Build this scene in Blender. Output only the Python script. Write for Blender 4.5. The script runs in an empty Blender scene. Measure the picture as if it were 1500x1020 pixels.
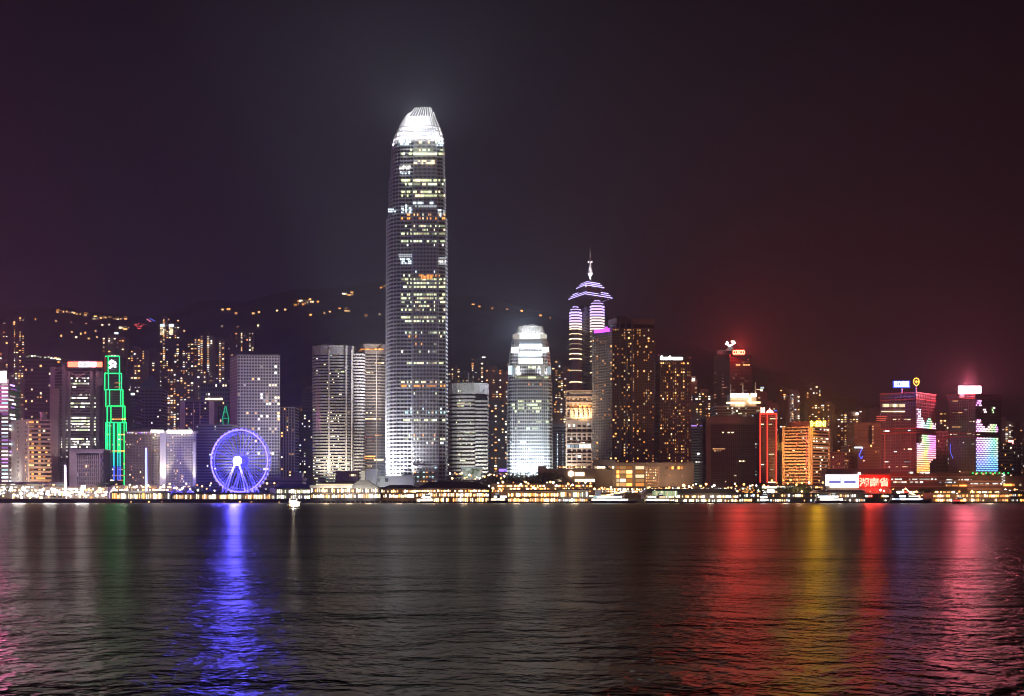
import bpy, math, random
from mathutils import Vector
R = random.Random(7)
S = bpy.context.scene
COL = S.collection
RAD = math.radians

# ------------------------------------------------------------------ camera, world, light
F, HY, H = 2300.0, 726.0, 7.0            # focal length in px of a 1500 px wide frame, horizon row, eye height
cam = bpy.data.cameras.new('camera'); co = bpy.data.objects.new('camera', cam); COL.objects.link(co)
co.location = (0, 0, H); co.rotation_euler = (RAD(90), 0, 0)
cam.sensor_width = 36; cam.lens = F/1500*36; cam.shift_y = (HY-510)/1500
cam.clip_start = 1; cam.clip_end = 30000
S.camera = co
S.view_settings.view_transform = 'Standard'; S.view_settings.look = 'None'
S.view_settings.exposure = 0; S.view_settings.gamma = 1
S.cycles.use_denoising = True; S.cycles.filter_width = 1.05
S.cycles.max_bounces = 5; S.cycles.diffuse_bounces = 2; S.cycles.glossy_bounces = 3; S.cycles.volume_bounces = 0
S.cycles.sample_clamp_indirect = 12

W = bpy.data.worlds.new('World'); S.world = W; W.use_nodes = True
nt = W.node_tree; nt.nodes.clear()
wo = nt.nodes.new('ShaderNodeOutputWorld')
sky = nt.nodes.new('ShaderNodeTexSky'); sky.sky_type = 'NISHITA'; sky.sun_disc = False
sky.sun_elevation = RAD(-4); sky.sun_rotation = RAD(180)
b1 = nt.nodes.new('ShaderNodeBackground'); b1.inputs[1].default_value = 0.01
nt.links.new(sky.outputs[0], b1.inputs[0])
# the city's light dome: violet over the left of the skyline, red over the right
tc = nt.nodes.new('ShaderNodeTexCoord'); sx = nt.nodes.new('ShaderNodeSeparateXYZ')
nt.links.new(tc.outputs['Generated'], sx.inputs[0])
mr = nt.nodes.new('ShaderNodeMapRange'); mr.inputs[1].default_value = -0.34; mr.inputs[2].default_value = 0.34
nt.links.new(sx.outputs[0], mr.inputs[0])
cr = nt.nodes.new('ShaderNodeValToRGB')
els = cr.color_ramp.elements
els[0].position = 0; els[0].color = (.036, .0115, .031, 1)
els[1].position = 1; els[1].color = (.0085, .0030, .0036, 1)
for p, c in ((.14, (.0120, .0088, .0190)), (.45, (.0095, .0108, .0235)), (.66, (.0098, .0066, .0092))):
    e = els.new(p); e.color = c + (1,)
nt.links.new(mr.outputs[0], cr.inputs[0])
mz = nt.nodes.new('ShaderNodeMapRange'); mz.inputs[1].default_value = 0.0; mz.inputs[2].default_value = 0.34
mz.inputs[3].default_value = 0.55; mz.inputs[4].default_value = 0.26
nt.links.new(sx.outputs[2], mz.inputs[0])
b2 = nt.nodes.new('ShaderNodeBackground'); nt.links.new(cr.outputs[0], b2.inputs[0]); nt.links.new(mz.outputs[0], b2.inputs[1])
ad = nt.nodes.new('ShaderNodeAddShader'); nt.links.new(b1.outputs[0], ad.inputs[0]); nt.links.new(b2.outputs[0], ad.inputs[1])
nt.links.new(ad.outputs[0], wo.inputs[0])

# glow of the shore behind the camera, on the whole far shore
sl = bpy.data.lights.new('shore_glow', 'SUN'); sl.energy = 0.047; sl.angle = RAD(40); sl.color = (.97, .88, .96)
so = bpy.data.objects.new('shore_glow', sl); COL.objects.link(so)
so.rotation_euler = Vector((0.12, 1, -0.22)).to_track_quat('-Z', 'Y').to_euler()

# ------------------------------------------------------------------ helpers
def X(px, Y): return (px-750)/F*Y
def Z(py, Y): return H+(HY-py)/F*Y
G = 3.5
RIDGE = [(-1500,520),(-600,500),(-100,474),(60,461),(110,453),(160,463),(240,466),(330,450),(400,446),(455,432),(512,424),(560,416),(620,428),(700,443),(790,460),
         (850,480),(950,500),(1100,545),(1200,580),(1260,597),(1400,625),(1600,640),(2400,660)]
def ridge(px):
    if px <= RIDGE[0][0]: return RIDGE[0][1]
    for (a, b), (c, d) in zip(RIDGE, RIDGE[1:]):
        if px <= c:
            t = (px-a)/(c-a); t = t*t*(3-2*t); return b+(d-b)*t
    return RIDGE[-1][1]
YR = 3900.0
def terrain(x, y):
    top = Z(ridge(750+x/YR*F), YR)
    if y <= 2150: return G-0.5
    t = (y-2150)/(YR-2150)
    w = 1+.05*math.sin(x*.011+y*.004)+.04*math.sin(x*.027-y*.013+1)
    if t <= 1:
        s = t*t*(3-2*t)
        return G-.5+(top-G)*s*(1+(w-1)*(1-t)*2)
    u = min(1, (y-YR)/2300); return G-.5+(top-G)*(1-u*u*(3-2*u)*.9)

# materials --------------------------------------------------------
M = {}
def newmat(name):
    m = bpy.data.materials.new(name); m.use_nodes = True; n = m.node_tree; n.nodes.clear()
    o = n.nodes.new('ShaderNodeOutputMaterial'); M[name] = m
    return m, n, o
def surf(name, col, rough=.7, var=.25, scale=.06, metal=0, spec=.4):
    m, n, o = newmat(name)
    p = n.nodes.new('ShaderNodeBsdfPrincipled'); p.inputs['Roughness'].default_value = rough
    p.inputs['Metallic'].default_value = metal; p.inputs['Specular IOR Level'].default_value = spec
    t = n.nodes.new('ShaderNodeTexCoord'); z = n.nodes.new('ShaderNodeTexNoise')
    z.inputs['Scale'].default_value = scale; z.inputs['Detail'].default_value = 5
    n.links.new(t.outputs['Object'], z.inputs['Vector'])
    r = n.nodes.new('ShaderNodeValToRGB')
    r.color_ramp.elements[0].position = .3; r.color_ramp.elements[1].position = .7
    r.color_ramp.elements[0].color = tuple(c*(1-var) for c in col)+(1,)
    r.color_ramp.elements[1].color = tuple(min(1, c*(1+var)) for c in col)+(1,)
    n.links.new(z.outputs[0], r.inputs[0]); n.links.new(r.outputs[0], p.inputs['Base Color'])
    n.links.new(p.outputs[0], o.inputs[0]); return m
def emit(name, col, s, vary=True, nee=False):
    m, n, o = newmat(name)
    e = n.nodes.new('ShaderNodeEmission'); e.inputs[0].default_value = tuple(col)+(1,)
    if vary:
        i = n.nodes.new('ShaderNodeObjectInfo'); k = n.nodes.new('ShaderNodeMapRange')
        k.inputs[3].default_value = s*.18; k.inputs[4].default_value = s*2.0
        q = n.nodes.new('ShaderNodeMath'); q.operation = 'POWER'; q.inputs[1].default_value = 1.8; n.links.new(i.outputs['Random'], q.inputs[0]); n.links.new(q.outputs[0], k.inputs[0]); n.links.new(k.outputs[0], e.inputs[1])
    else: e.inputs[1].default_value = s
    n.links.new(e.outputs[0], o.inputs[0])
    m.cycles.emission_sampling = 'FRONT' if nee else 'NONE'
    return m
surf('pale_stone', (.52, .47, .45)); surf('white_wall', (.72, .70, .69), .6, .12); surf('beige_wall', (.50, .41, .34))
surf('grey_wall', (.30, .28, .28)); surf('dark_wall', (.10, .09, .095)); surf('brown_wall', (.22, .165, .13))
surf('pink_wall', (.38, .29, .29)); surf('dim_wall', (.16, .14, .145)); surf('roof_dark', (.05, .048, .05), .8)
surf('silver', (.66, .66, .68), .45, .08, metal=.25); surf('steel', (.30, .27, .30), .5, .15, metal=.3)
surf('concrete', (.33, .31, .29)); surf('timber', (.12, .07, .045)); surf('hull_dark', (.03, .035, .05), .4)
surf('hull_white', (.75, .75, .76), .35, .06); surf('hull_green', (.03, .14, .08), .4); surf('copper_green', (.16, .27, .23), .7)
surf('twin_stone', (.33, .305, .285)); surf('twin_brown', (.27, .205, .165)); surf('orange_stone', (.52, .36, .27)); surf('leaf', (.055, .085, .035), .7, .5, .4); surf('bark', (.09, .065, .045))
surf('lamp_post', (.10, .10, .11), .5); surf('red_paint', (.42, .05, .04), .5); surf('canvas', (.75, .73, .70), .8, .08)
def glass(name, col, rough=.22):
    return surf(name, col, rough, .4, .03, 0, .5)
glass('glass', (.020, .020, .026)); glass('glass_brown', (.035, .022, .020)); glass('glass_blue', (.015, .022, .045)); glass('glass_green', (.02, .04, .038))
glass('glass_red', (.075, .03, .032), .3)
EM = dict(warm=((1, .50, .17), 2.4), amber=((1, .36, .07), 2.2), cream=((1, .76, .45), 2.6), white=((1, .94, .84), 2.6), cool=((.72, .88, 1), 2.4),
          green=((.86, 1, .62), 1.9), lime=((.95, 1, .55), 1.5), cyan=((.55, .95, 1), 1.8), purple=((.62, .30, 1), 2.0), dimwarm=((1, .48, .2), .7), dimwhite=((.9, .95, 1), .6),
          red=((1, .1, .08), 2.5), dimred=((1, .12, .08), .8))
for k, (c, s) in EM.items(): emit('lit_'+k, c, s); emit('hot_'+k, c, s*2.6)
emit('flare_white', (1, .93, .85), 14, False, True); emit('lamp_warm', (1, .58, .24), 9); emit('lamp_white', (1, .90, .78), 16); emit('lamp_cool', (.8, .9, 1), 9)

# mesh accumulator -------------------------------------------------
class MB:
    def __init__(s): s.v = []; s.f = []; s.m = []
    def quadbox(s, P):                      # 8 corners: bottom 4, top 4
        b = len(s.v); s.v += [tuple(p) for p in P]
        for q in ((0, 3, 2, 1), (4, 5, 6, 7), (0, 1, 5, 4), (1, 2, 6, 5), (2, 3, 7, 6), (3, 0, 4, 7)):
            s.f.append(tuple(b+i for i in q))
    def box(s, x0, x1, y0, y1, z0, z1):
        s.quadbox([(x0, y0, z0), (x1, y0, z0), (x1, y1, z0), (x0, y1, z0), (x0, y0, z1), (x1, y0, z1), (x1, y1, z1), (x0, y1, z1)])
    def obox(s, c, w, d, h, a=0):           # centred in plan, c.z the bottom, turned by a
        ca, sa = math.cos(a), math.sin(a); P = []
        for z in (c[2], c[2]+h):
            for u, v in ((-w/2, -d/2), (w/2, -d/2), (w/2, d/2), (-w/2, d/2)):
                P.append((c[0]+u*ca-v*sa, c[1]+u*sa+v*ca, z))
        s.quadbox(P)
    def prism(s, A, z0, z1, B=None, caps=True):
        B = B or A; n = len(A); b = len(s.v)
        s.v += [(p[0], p[1], z0) for p in A]+[(p[0], p[1], z1) for p in B]
        for i in range(n):
            j = (i+1) % n; s.f.append((b+i, b+j, b+n+j, b+n+i))
        if caps:
            s.f.append(tuple(b+i for i in reversed(range(n)))); s.f.append(tuple(b+n+i for i in range(n)))
    def bar(s, p, q, r, n=6, r2=None):
        p, q = Vector(p), Vector(q); d = q-p
        if d.length < 1e-6: return
        d.normalize(); u = d.orthogonal().normalized(); w = d.cross(u); b = len(s.v); r2 = r if r2 is None else r2
        for c, rr in ((p, r), (q, r2)):
            for i in range(n):
                a = 2*math.pi*i/n+.4; s.v.append(tuple(c+u*math.cos(a)*rr+w*math.sin(a)*rr))
        for i in range(n):
            j = (i+1) % n; s.f.append((b+i, b+j, b+n+j, b+n+i))
        s.f.append(tuple(b+i for i in reversed(range(n)))); s.f.append(tuple(b+n+i for i in range(n)))
    def path(s, pts, r, n=6):
        for p, q in zip(pts, pts[1:]): s.bar(p, q, r, n)
    def lathe(s, c, prof, n=12):            # prof: (radius, z)
        b = len(s.v)
        for r, z in prof:
            for i in range(n):
                a = 2*math.pi*i/n; s.v.append((c[0]+r*math.cos(a), c[1]+r*math.sin(a), c[2]+z))
        for k in range(len(prof)-1):
            for i in range(n):
                j = (i+1) % n; s.f.append((b+k*n+i, b+k*n+j, b+(k+1)*n+j, b+(k+1)*n+i))
        s.f.append(tuple(b+i for i in reversed(range(n)))); s.f.append(tuple(b+(len(prof)-1)*n+i for i in range(n)))
    def quad(s, a, b, c, d):
        k = len(s.v); s.v += [tuple(a), tuple(b), tuple(c), tuple(d)]; s.f.append((k, k+1, k+2, k+3))
    def build(s, name, mat, parent=None, org=None, kind=None):
        o3 = Vector(parent['o3']) if parent is not None and 'o3' in parent else Vector((0, 0, 0))
        base = Vector(org) if org is not None else o3
        me = bpy.data.meshes.new(name)
        me.from_pydata([(x-base.x, y-base.y, z-base.z) for x, y, z in s.v], [], s.f); me.update()
        me.materials.append(M[mat] if isinstance(mat, str) else mat)
        ob = bpy.data.objects.new(name, me); COL.objects.link(ob)
        if parent is not None:
            ob.parent = parent; ob.location = base-o3
        elif org is not None: ob.location = base
        if kind: ob['kind'] = kind
        return ob
ROOTS = []
def thing(name, label, cat, loc, group=None):
    o = bpy.data.objects.new(name, None); COL.objects.link(o); o.empty_display_size = 5
    o.location = loc; o['o3'] = tuple(loc); o['label'] = label; o['category'] = cat
    if group: o['group'] = group
    ROOTS.append(o); return o
def tag(o, label, cat, group=None):
    o['label'] = label; o['category'] = cat
    if group: o['group'] = group
    return o
def kin(o, kind): o['kind'] = kind; return o
def offset(poly, d):
    n = len(poly); out = []
    for i in range(n):
        a, b, c = Vector(poly[i-1]), Vector(poly[i]), Vector(poly[(i+1) % n])
        e, f = (b-a).normalized(), (c-b).normalized()
        n1, n2 = Vector((e.y, -e.x)), Vector((f.y, -f.x)); k = n1+n2
        den = max(.35, 1+n1.dot(n2)); out.append(tuple(b+k*(d/den)))
    return out
def scaled(poly, s, c=None):
    c = c or (sum(p[0] for p in poly)/len(poly), sum(p[1] for p in poly)/len(poly))
    return [(c[0]+(p[0]-c[0])*s, c[1]+(p[1]-c[1])*s) for p in poly]
def corner(pl, pc, pr, Y, Dl, Dr):
    Fp = Vector((X(pc, Y), Y)); L = Vector((X(pl, Y+Dl), Y+Dl)); Rr = Vector((X(pr, Y+Dr), Y+Dr))
    return [tuple(Fp), tuple(Rr), tuple(L+Rr-Fp), tuple(L)]
def front(pl, pr, Y, D):
    a, b = X(pl, Y), X(pr, Y); return [(a, Y), (b, Y), (b, Y+D), (a, Y+D)]
def poly(*pts): return [(X(p, y), y) for p, y in pts]
def base_of(pl, z=G): return (sum(p[0] for p in pl)/len(pl), sum(p[1] for p in pl)/len(pl), z)

# lit windows: one unit box mesh per colour; each window an object of its own
CUBE = {}
def cube(mat):
    if mat not in CUBE:
        b = MB(); b.box(-.5, .5, -.5, .5, -.5, .5)
        me = bpy.data.meshes.new('window'); me.from_pydata(b.v, [], b.f); me.materials.append(M[mat]); CUBE[mat] = me
    return CUBE[mat]
WINS = {}
def win(root, c, w, d, h, a, mat, name='window'):
    WINS.setdefault(root.name, (root, []))[1].append((w*h, c, w, d, h, a, mat, name))
def finish_windows():
    for root, L in WINS.values():
        o3 = Vector(root['o3']); L.sort(key=lambda t: -t[0])
        for (_, c, w, d, h, a, mat, name) in L[:95]:
            ob = bpy.data.objects.new(name, cube(mat)); COL.objects.link(ob); ob.parent = root
            ob.location = Vector(c)-o3; ob.rotation_euler = (0, 0, a); ob.scale = (w, d, h)
        rest = L[95:]
        if rest:
            me = bpy.data.meshes.new('windows'); mats = sorted({t[6] for t in rest}); V = []; Fc = []; mi = []
            b = MB()
            for (_, c, w, d, h, a, mat, name) in rest:
                n0 = len(b.f); b.obox((c[0], c[1], c[2]-h/2), w, d, h, a); mi += [mats.index(mat)]*(len(b.f)-n0)
            me.from_pydata([(x-o3.x, y-o3.y, z-o3.z) for x, y, z in b.v], [], b.f)
            for k in mats: me.materials.append(M[k])
            me.polygons.foreach_set('material_index', mi); me.update()
            ob = bpy.data.objects.new('windows', me); COL.objects.link(ob); ob.parent = root; ob['kind'] = 'stuff'
def pick(ws):
    t = R.random()*sum(w for _, w in ws)
    for m, w in ws:
        t -= w
        if t <= 0: return m
    return ws[-1][0]
WARM = [('warm', 5), ('cream', 3), ('amber', 2), ('white', 1)]
COOLW = [('white', 4), ('green', 3), ('cream', 2), ('cool', 1)]
def lit(root, A, B, z0, z1, nf, nb, p, mats, wf=.7, hz=(.45, .95), off=.3, run=False, d=.3, clump=1.0):
    A, B = Vector(A), Vector(B); e = B-A; L = e.length; e.normalize(); nrm = Vector((e.y, -e.x)); a = math.atan2(e.y, e.x)
    fh = (z1-z0)/nf; bw = L/nb
    cw = [R.random()**clump for _ in range(nb)]; mcw = sum(cw)/nb
    for f in range(nf):
        row = []
        for k in range(nb):
            q = p((f+.5)/nf, (k+.5)/nb) if callable(p) else p
            row.append(R.random() < q*cw[k]/mcw)
        k = 0
        while k < nb:
            if not row[k]: k += 1; continue
            k2 = k+1
            if run:
                while k2 < nb and row[k2]: k2 += 1
            n = k2-k; c = A+e*(bw*(k+n/2))+nrm*off
            h = fh*(hz[1]-hz[0])*R.uniform(.72, 1); sw = 1 if run else R.uniform(.55, 1.2)
            win(root, (c.x, c.y, z0+fh*(f+(hz[0]+hz[1])/2)), (bw*n-bw*(1-wf))*sw, d, h, a, 'lit_'+pick(mats)); k = k2
def patch(root, px0, px1, py0, py1, Y, mat='white', d=.5, name='window', a=0):
    x0, x1 = X(px0, Y), X(px1, Y); z1, z0 = Z(py0, Y), Z(py1, Y)
    win(root, ((x0+x1)/2, Y, (z0+z1)/2), x1-x0, d, z1-z0, a, mat if mat in M else 'lit_'+mat, name)
def dashes(root, px0, px1, py, h, Y, mat, n, fill=.8):
    w = (px1-px0)/n; k = 0
    while k < n:
        if R.random() < fill:
            m = 1
            while k+m < n and R.random() < fill*.6: m += 1
            patch(root, px0+w*k, px0+w*(k+m)-w*.2, py, py+h, Y, mat if isinstance(mat, str) else pick(mat)); k += m
        else: k += 1
FL = .33
def flood(x, y, z, t, P, col=(1, .95, .9), ang=90, r=1.5):
    l = bpy.data.lights.new('floodlight', 'SPOT'); l.energy = P*FL; l.color = col; l.spot_size = RAD(ang); l.spot_blend = .7; l.shadow_soft_size = r
    o = bpy.data.objects.new('floodlight', l); COL.objects.link(o); o.location = (x, y, z)
    o.rotation_euler = (Vector(t)-Vector((x, y, z))).to_track_quat('-Z', 'Y').to_euler(); return o
def glow(x, y, z, P, col, r=2.0):  # bare point lamp without a fixture, added to light haze and nearby faces
    l = bpy.data.lights.new('lamp_glow', 'POINT'); l.energy = P; l.color = col; l.shadow_soft_size = r
    o = bpy.data.objects.new('lamp_glow', l); COL.objects.link(o); o.location = (x, y, z); return o
def text(body, name, mat, parent, px0, px1, py0, py1, Y, ang=0, depth=.4, shear=0):
    c = bpy.data.curves.new('lettering', 'FONT'); c.body = body; c.extrude = .02; c.offset = .028
    o = bpy.data.objects.new('lettering', c); COL.objects.link(o); bpy.context.view_layer.update()
    me = bpy.data.meshes.new_from_object(o.evaluated_get(bpy.context.evaluated_depsgraph_get()))
    bpy.data.objects.remove(o); xs = [v.co.x for v in me.vertices]; ys = [v.co.y for v in me.vertices]
    x0, x1, y0, y1 = min(xs), max(xs), min(ys), max(ys)
    P0 = Vector((X(px0, Y), Y, Z(py1, Y))); w = X(px1, Y)-X(px0, Y); h = Z(py0, Y)-Z(py1, Y); o3 = Vector(parent['o3'])
    ca, sa = math.cos(ang), math.sin(ang)
    for v in me.vertices:
        u = (v.co.x-x0)/(x1-x0)*w/max(.2, ca); t = (v.co.y-y0)/(y1-y0)*h; k = v.co.z*depth/.02-depth
        v.co = Vector((P0.x+u*ca+k*sa, P0.y+u*sa-k*ca, P0.z+t+shear*u))-o3
    me.materials.clear(); me.materials.append(M[mat])
    ob = bpy.data.objects.new(name, me); COL.objects.link(ob); ob.parent = parent; return ob
def neon(root, pts, Y, r, mat, name='light_tube', org=None):
    b = MB(); b.path([(X(p[0], Y if len(p) < 3 else p[2]), Y if len(p) < 3 else p[2], Z(p[1], Y if len(p) < 3 else p[2])) for p in pts], r)
    return b.build(name, mat, root)

# generic tower: glazed core, projecting floor bands, mullions, parapet and plant room
def tower(name, label, cat, P, top, Y, nf, bf=.45, off=.6, wall='grey_wall', gl='glass', piers={}, pw=.8, bands=True, zb=G, plant=(), parapet=1.5, group=None, bandtop=0):
    root = thing(name, label, cat, base_of(P, zb), group)
    zt = Z(top, Y); fh = (zt-zb-bandtop)/nf
    m = MB(); m.prism(P, zb, zt); m.build('glazing', gl, root)
    if bands:
        m = MB(); Q = offset(P, off)
        for i in range(nf): m.prism(Q, zb+i*fh, zb+(i+bf)*fh)
        if bandtop: m.prism(Q, zt-bandtop, zt-.01)
        m.build('floor_bands', wall, root)
    if piers:
        m = MB()
        for e, n in piers.items():
            A, B = Vector(P[e]), Vector(P[(e+1) % len(P)]); d = (B-A); a = math.atan2(d.y, d.x); nn = Vector((d.y, -d.x)).normalized()
            for k in range(n+1):
                c = A+d*(k/n)+nn*(off*.5); m.obox((c.x, c.y, zb), pw, off+.12, zt-zb-.02, a)
        m.build('mullions', wall, root)
    m = MB(); m.prism(offset(P, off+.2), zt, zt+parapet); m.build('parapet', wall, root)
    for (a, b, t) in plant:
        m = MB(); m.box(X(a, Y), X(b, Y), Y+8, Y+24, zt+parapet, Z(t, Y+8)); m.build('plant_room', wall, root)
    root['zb'] = zb; root['zt'] = zt; return root, zb, zt-bandtop

# ------------------------------------------------------------------ setting: water, land, hill, haze
def water_mat():
    m, n, o = newmat('harbour_water'); L = n.links.new
    p = n.nodes.new('ShaderNodeBsdfPrincipled'); p.inputs['Base Color'].default_value = (.004, .006, .009, 1)
    p.inputs['IOR'].default_value = 1.33; p.inputs['Roughness'].default_value = .28; p.inputs['Specular IOR Level'].default_value = .024; p.inputs['Specular Tint'].default_value = (.86, .90, 1, 1)
    g = n.nodes.new('ShaderNodeNewGeometry'); EPS = .12
    def math_(op, a, b):
        k = n.nodes.new('ShaderNodeMath'); k.operation = op
        for q, v in enumerate((a, b)):
            if isinstance(v, (int, float)): k.inputs[q].default_value = v
            else: L(v, k.inputs[q])
        return k.outputs[0]
    # gusts: patches of rougher and smoother water
    mp = n.nodes.new('ShaderNodeMapping'); mp.inputs['Scale'].default_value = (.006, .011, 1); mp.inputs['Rotation'].default_value = (0, 0, .15); L(g.outputs['Position'], mp.inputs[0])
    gz = n.nodes.new('ShaderNodeTexNoise'); gz.inputs['Scale'].default_value = 1; gz.inputs['Detail'].default_value = 4; gz.inputs['Roughness'].default_value = .6; L(mp.outputs[0], gz.inputs['Vector'])
    gm = n.nodes.new('ShaderNodeMapRange'); gm.inputs[1].default_value = .32; gm.inputs[2].default_value = .68; gm.inputs[3].default_value = .35; gm.inputs[4].default_value = 1.6; L(gz.outputs[0], gm.inputs[0])
    hs_ = []
    for dx, dy in ((0, 0), (EPS, 0), (0, EPS)):
        va = n.nodes.new('ShaderNodeVectorMath'); va.operation = 'ADD'; va.inputs[1].default_value = (dx, dy, 0); L(g.outputs['Position'], va.inputs[0]); h = None
        for (sx_, sy_, rz, amp, det) in WAVES:
            mp = n.nodes.new('ShaderNodeMapping'); mp.inputs['Scale'].default_value = (sx_, sy_, 1); mp.inputs['Rotation'].default_value = (0, 0, rz); L(va.outputs[0], mp.inputs[0])
            z = n.nodes.new('ShaderNodeTexNoise'); z.inputs['Scale'].default_value = 1; z.inputs['Detail'].default_value = det; z.inputs['Roughness'].default_value = .5; z.inputs['Distortion'].default_value = .4; L(mp.outputs[0], z.inputs['Vector'])
            k = math_('MULTIPLY', z.outputs[0], amp); h = k if h is None else math_('ADD', h, k)
        hs_.append(h)
    c = n.nodes.new('ShaderNodeCombineXYZ'); c.inputs[2].default_value = 1
    # slopes; the waves run towards the near shore: steep fronts, long flat backs
    for q in (1, 2):
        sl_ = math_('MULTIPLY', math_('MULTIPLY', math_('SUBTRACT', hs_[0], hs_[q]), 1/EPS), gm.outputs[0])
        if q == 2: sl_ = math_('ADD', math_('MULTIPLY', math_('MINIMUM', sl_, 0.0), 1.0), math_('ADD', math_('MULTIPLY', math_('MAXIMUM', sl_, 0.0), .34), .045))
        L(sl_, c.inputs[q-1])
    nv = n.nodes.new('ShaderNodeVectorMath'); nv.operation = 'NORMALIZE'; L(c.outputs[0], nv.inputs[0]); L(nv.outputs[0], p.inputs['Normal']); L(p.outputs[0], o.inputs[0])
WAVES = ((.006, .014, .1, 4, 2), (.026, .042, .12, 2.2, 2), (.12, .14, -.35, 1.0, 3), (.55, .45, .4, .56, 3), (1.9, 1.6, .6, .22, 2))
water_mat()
b = MB(); b.quad((-4400, -250, 0), (4400, -250, 0), (4400, 1476, 0), (-4400, 1476, 0)); kin(b.build('harbour_water', 'harbour_water'), 'structure')
b = MB(); b.box(-4400, 4400, 1472, 2160, -.9, G); b.build('ground', 'concrete'); kin(bpy.data.objects['ground'], 'structure')
b = MB(); b.box(-4400, 4400, 1471, 1474, -.8, G+.55); kin(b.build('seawall', 'concrete'), 'structure')
surf('hill_forest', (.085, .085, .070), .95, .5, .02)
nx, ny = 220, 70; b = MB()
ysx = [2150+(6300-2150)*(j/ny)**1.15 for j in range(ny+1)]
for j in range(ny+1):
    for i in range(nx+1):
        x = -4300+8600*i/nx; y = ysx[j]; b.v.append((x, y, terrain(x, y)+R.uniform(-3, 3)*(1 if y > 2300 else 0)))
for j in range(ny):
    for i in range(nx):
        k = j*(nx+1)+i; b.f.append((k, k+1, k+nx+2, k+nx+1))
kin(b.build('hill', 'hill_forest'), 'structure')
hz = bpy.data.materials.new('haze_air'); hz.use_nodes = True; n = hz.node_tree; n.nodes.clear()
o = n.nodes.new('ShaderNodeOutputMaterial'); v = n.nodes.new('ShaderNodeVolumePrincipled')
v.inputs['Color'].default_value = (.78, .85, 1, 1); v.inputs['Density'].default_value = 1.8e-4; v.inputs['Anisotropy'].default_value = .2
n.links.new(v.outputs[0], o.inputs['Volume']); M['haze_air'] = hz
b = MB(); b.box(-4500, 4500, -300, 6500, -2, 575); kin(b.build('haze', 'haze_air'), 'stuff')

# ------------------------------------------------------------------ landmark towers
# --- tallest tower
def lerp_sections(P, secs, cx):
    """secs: (py, left px, right px) for the base footprint P (its own left/right at secs[0])"""
    out = []
    w0 = secs[0][2]-secs[0][1]
    cy = sum(p[1] for p in P)/len(P)
    for (py, l, r) in secs:
        s = (r-l)/w0; c0 = (secs[0][1]+secs[0][2])/2; c1 = (l+r)/2
        out.append((py, [(cx+(p[0]-cx)*s+(c1-c0)/F*1720, cy+(p[1]-cy)*s) for p in P]))
    return out
Y2 = 1720
P2 = poly((566, Y2+40), (567.5, Y2+24), (572, Y2+12), (581, Y2+5), (604, Y2+4), (605, Y2), (641, Y2), (642, Y2+4), (652, Y2+6), (655.5, Y2+24), (652, Y2+62), (600, Y2+68))
ifc = thing('skyscraper', 'tallest skyscraper in view, silvery with a glowing white curved crown', 'skyscraper', base_of(P2))
SEC = lerp_sections(P2, [(731, 566, 655.5), (313, 567, 654.5), (313, 570, 652.5), (254, 571, 651.8), (254, 572.5, 651), (207, 575, 650)], X(611, Y2))
nf2 = 94; zb2, zt2 = Z(731, Y2)+G*0, Z(207, Y2)
def sec_at(SEC, py):
    for (a, A), (c, C) in zip(SEC, SEC[1:]):
        if c <= py <= a:
            t = (a-py)/(a-c) if a > c else 1
            return [(p[0]+(q[0]-p[0])*t, p[1]+(q[1]-p[1])*t) for p, q in zip(A, C)]
    return SEC[-1][1]
m = MB()
for (a, A), (c, C) in zip(SEC, SEC[1:]):
    if a > c: m.prism(A, Z(a, Y2), Z(c, Y2), C)
m.build('glazing', 'glass', ifc)
m = MB()
for i in range(nf2):
    pa = 731-(731-207)*i/nf2; pb = 731-(731-207)*(i+.42)/nf2
    m.prism(offset(sec_at(SEC, pa), .8), Z(pa, Y2), Z(pb, Y2))
m.build('floor_bands', 'silver', ifc)
m = MB()
for (a, A), (c, C) in zip(SEC, SEC[1:]):
    if a <= c: continue
    A1, C1 = offset(A, 1.0), offset(C, 1.0)
    for e, n in ((5, 18), (3, 4), (7, 2), (0, 2), (1, 2), (2, 2)):
        for k in range(n+1):
            t = k/n
            p = (A1[e][0]*(1-t)+A1[e+1][0]*t, A1[e][1]*(1-t)+A1[e+1][1]*t, Z(a, Y2)); q = (C1[e][0]*(1-t)+C1[e+1][0]*t, C1[e][1]*(1-t)+C1[e+1][1]*t, Z(c, Y2)-.1)
            m.bar(p, q, .33 if e != 5 else .36, 4)
m.build('mullions', 'silver', ifc)
# crown: a tapering lattice of white fins
CR = lerp_sections(P2, [(207, 566+8.5, 655.5-5.5), (207, 575, 650), (196, 577, 648.3), (185, 580, 645.5), (175, 584.5, 641.5), (166, 590.5, 636.5), (160, 595, 634), (153, 602, 631)], X(611, Y2))
CR = lerp_sections(P2, [(731, 566, 655.5), (207, 575, 650), (196, 577, 648.3), (185, 580, 645.5), (175, 584.5, 641.5), (166, 590.5, 637.5), (160, 595.5, 635.5), (153, 602, 633)], X(611, Y2))[1:]
m = MB(); core = [(py, offset(A, -1.6)) for py, A in CR]
for (a, A), (c, C) in zip(core[:5], core[1:5]): m.prism(A, Z(a, Y2), Z(c, Y2), C)
m.build('crown_screen', 'white_wall', ifc)
m = MB()
for e, n in ((5, 5), (3, 3), (7, 2), (8, 3), (9, 6), (10, 8), (11, 6), (0, 3), (1, 3), (2, 3), (4, 1), (6, 1)):
    for k in range(n):
        t = k/n; pts = []
        for py, A in CR:
            B = A[(e+1) % len(A)]; pts.append((A[e][0]*(1-t)+B[0]*t, A[e][1]*(1-t)+B[1]*t, Z(py, Y2)))
        stop = len(pts) if e in (3, 4, 5, 6, 7) else 4 if e in (9, 10, 11) else len(pts)-1
        m.path(pts[:stop], .50, 4)
m.build('crown_fins', 'white_wall', ifc)
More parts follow.
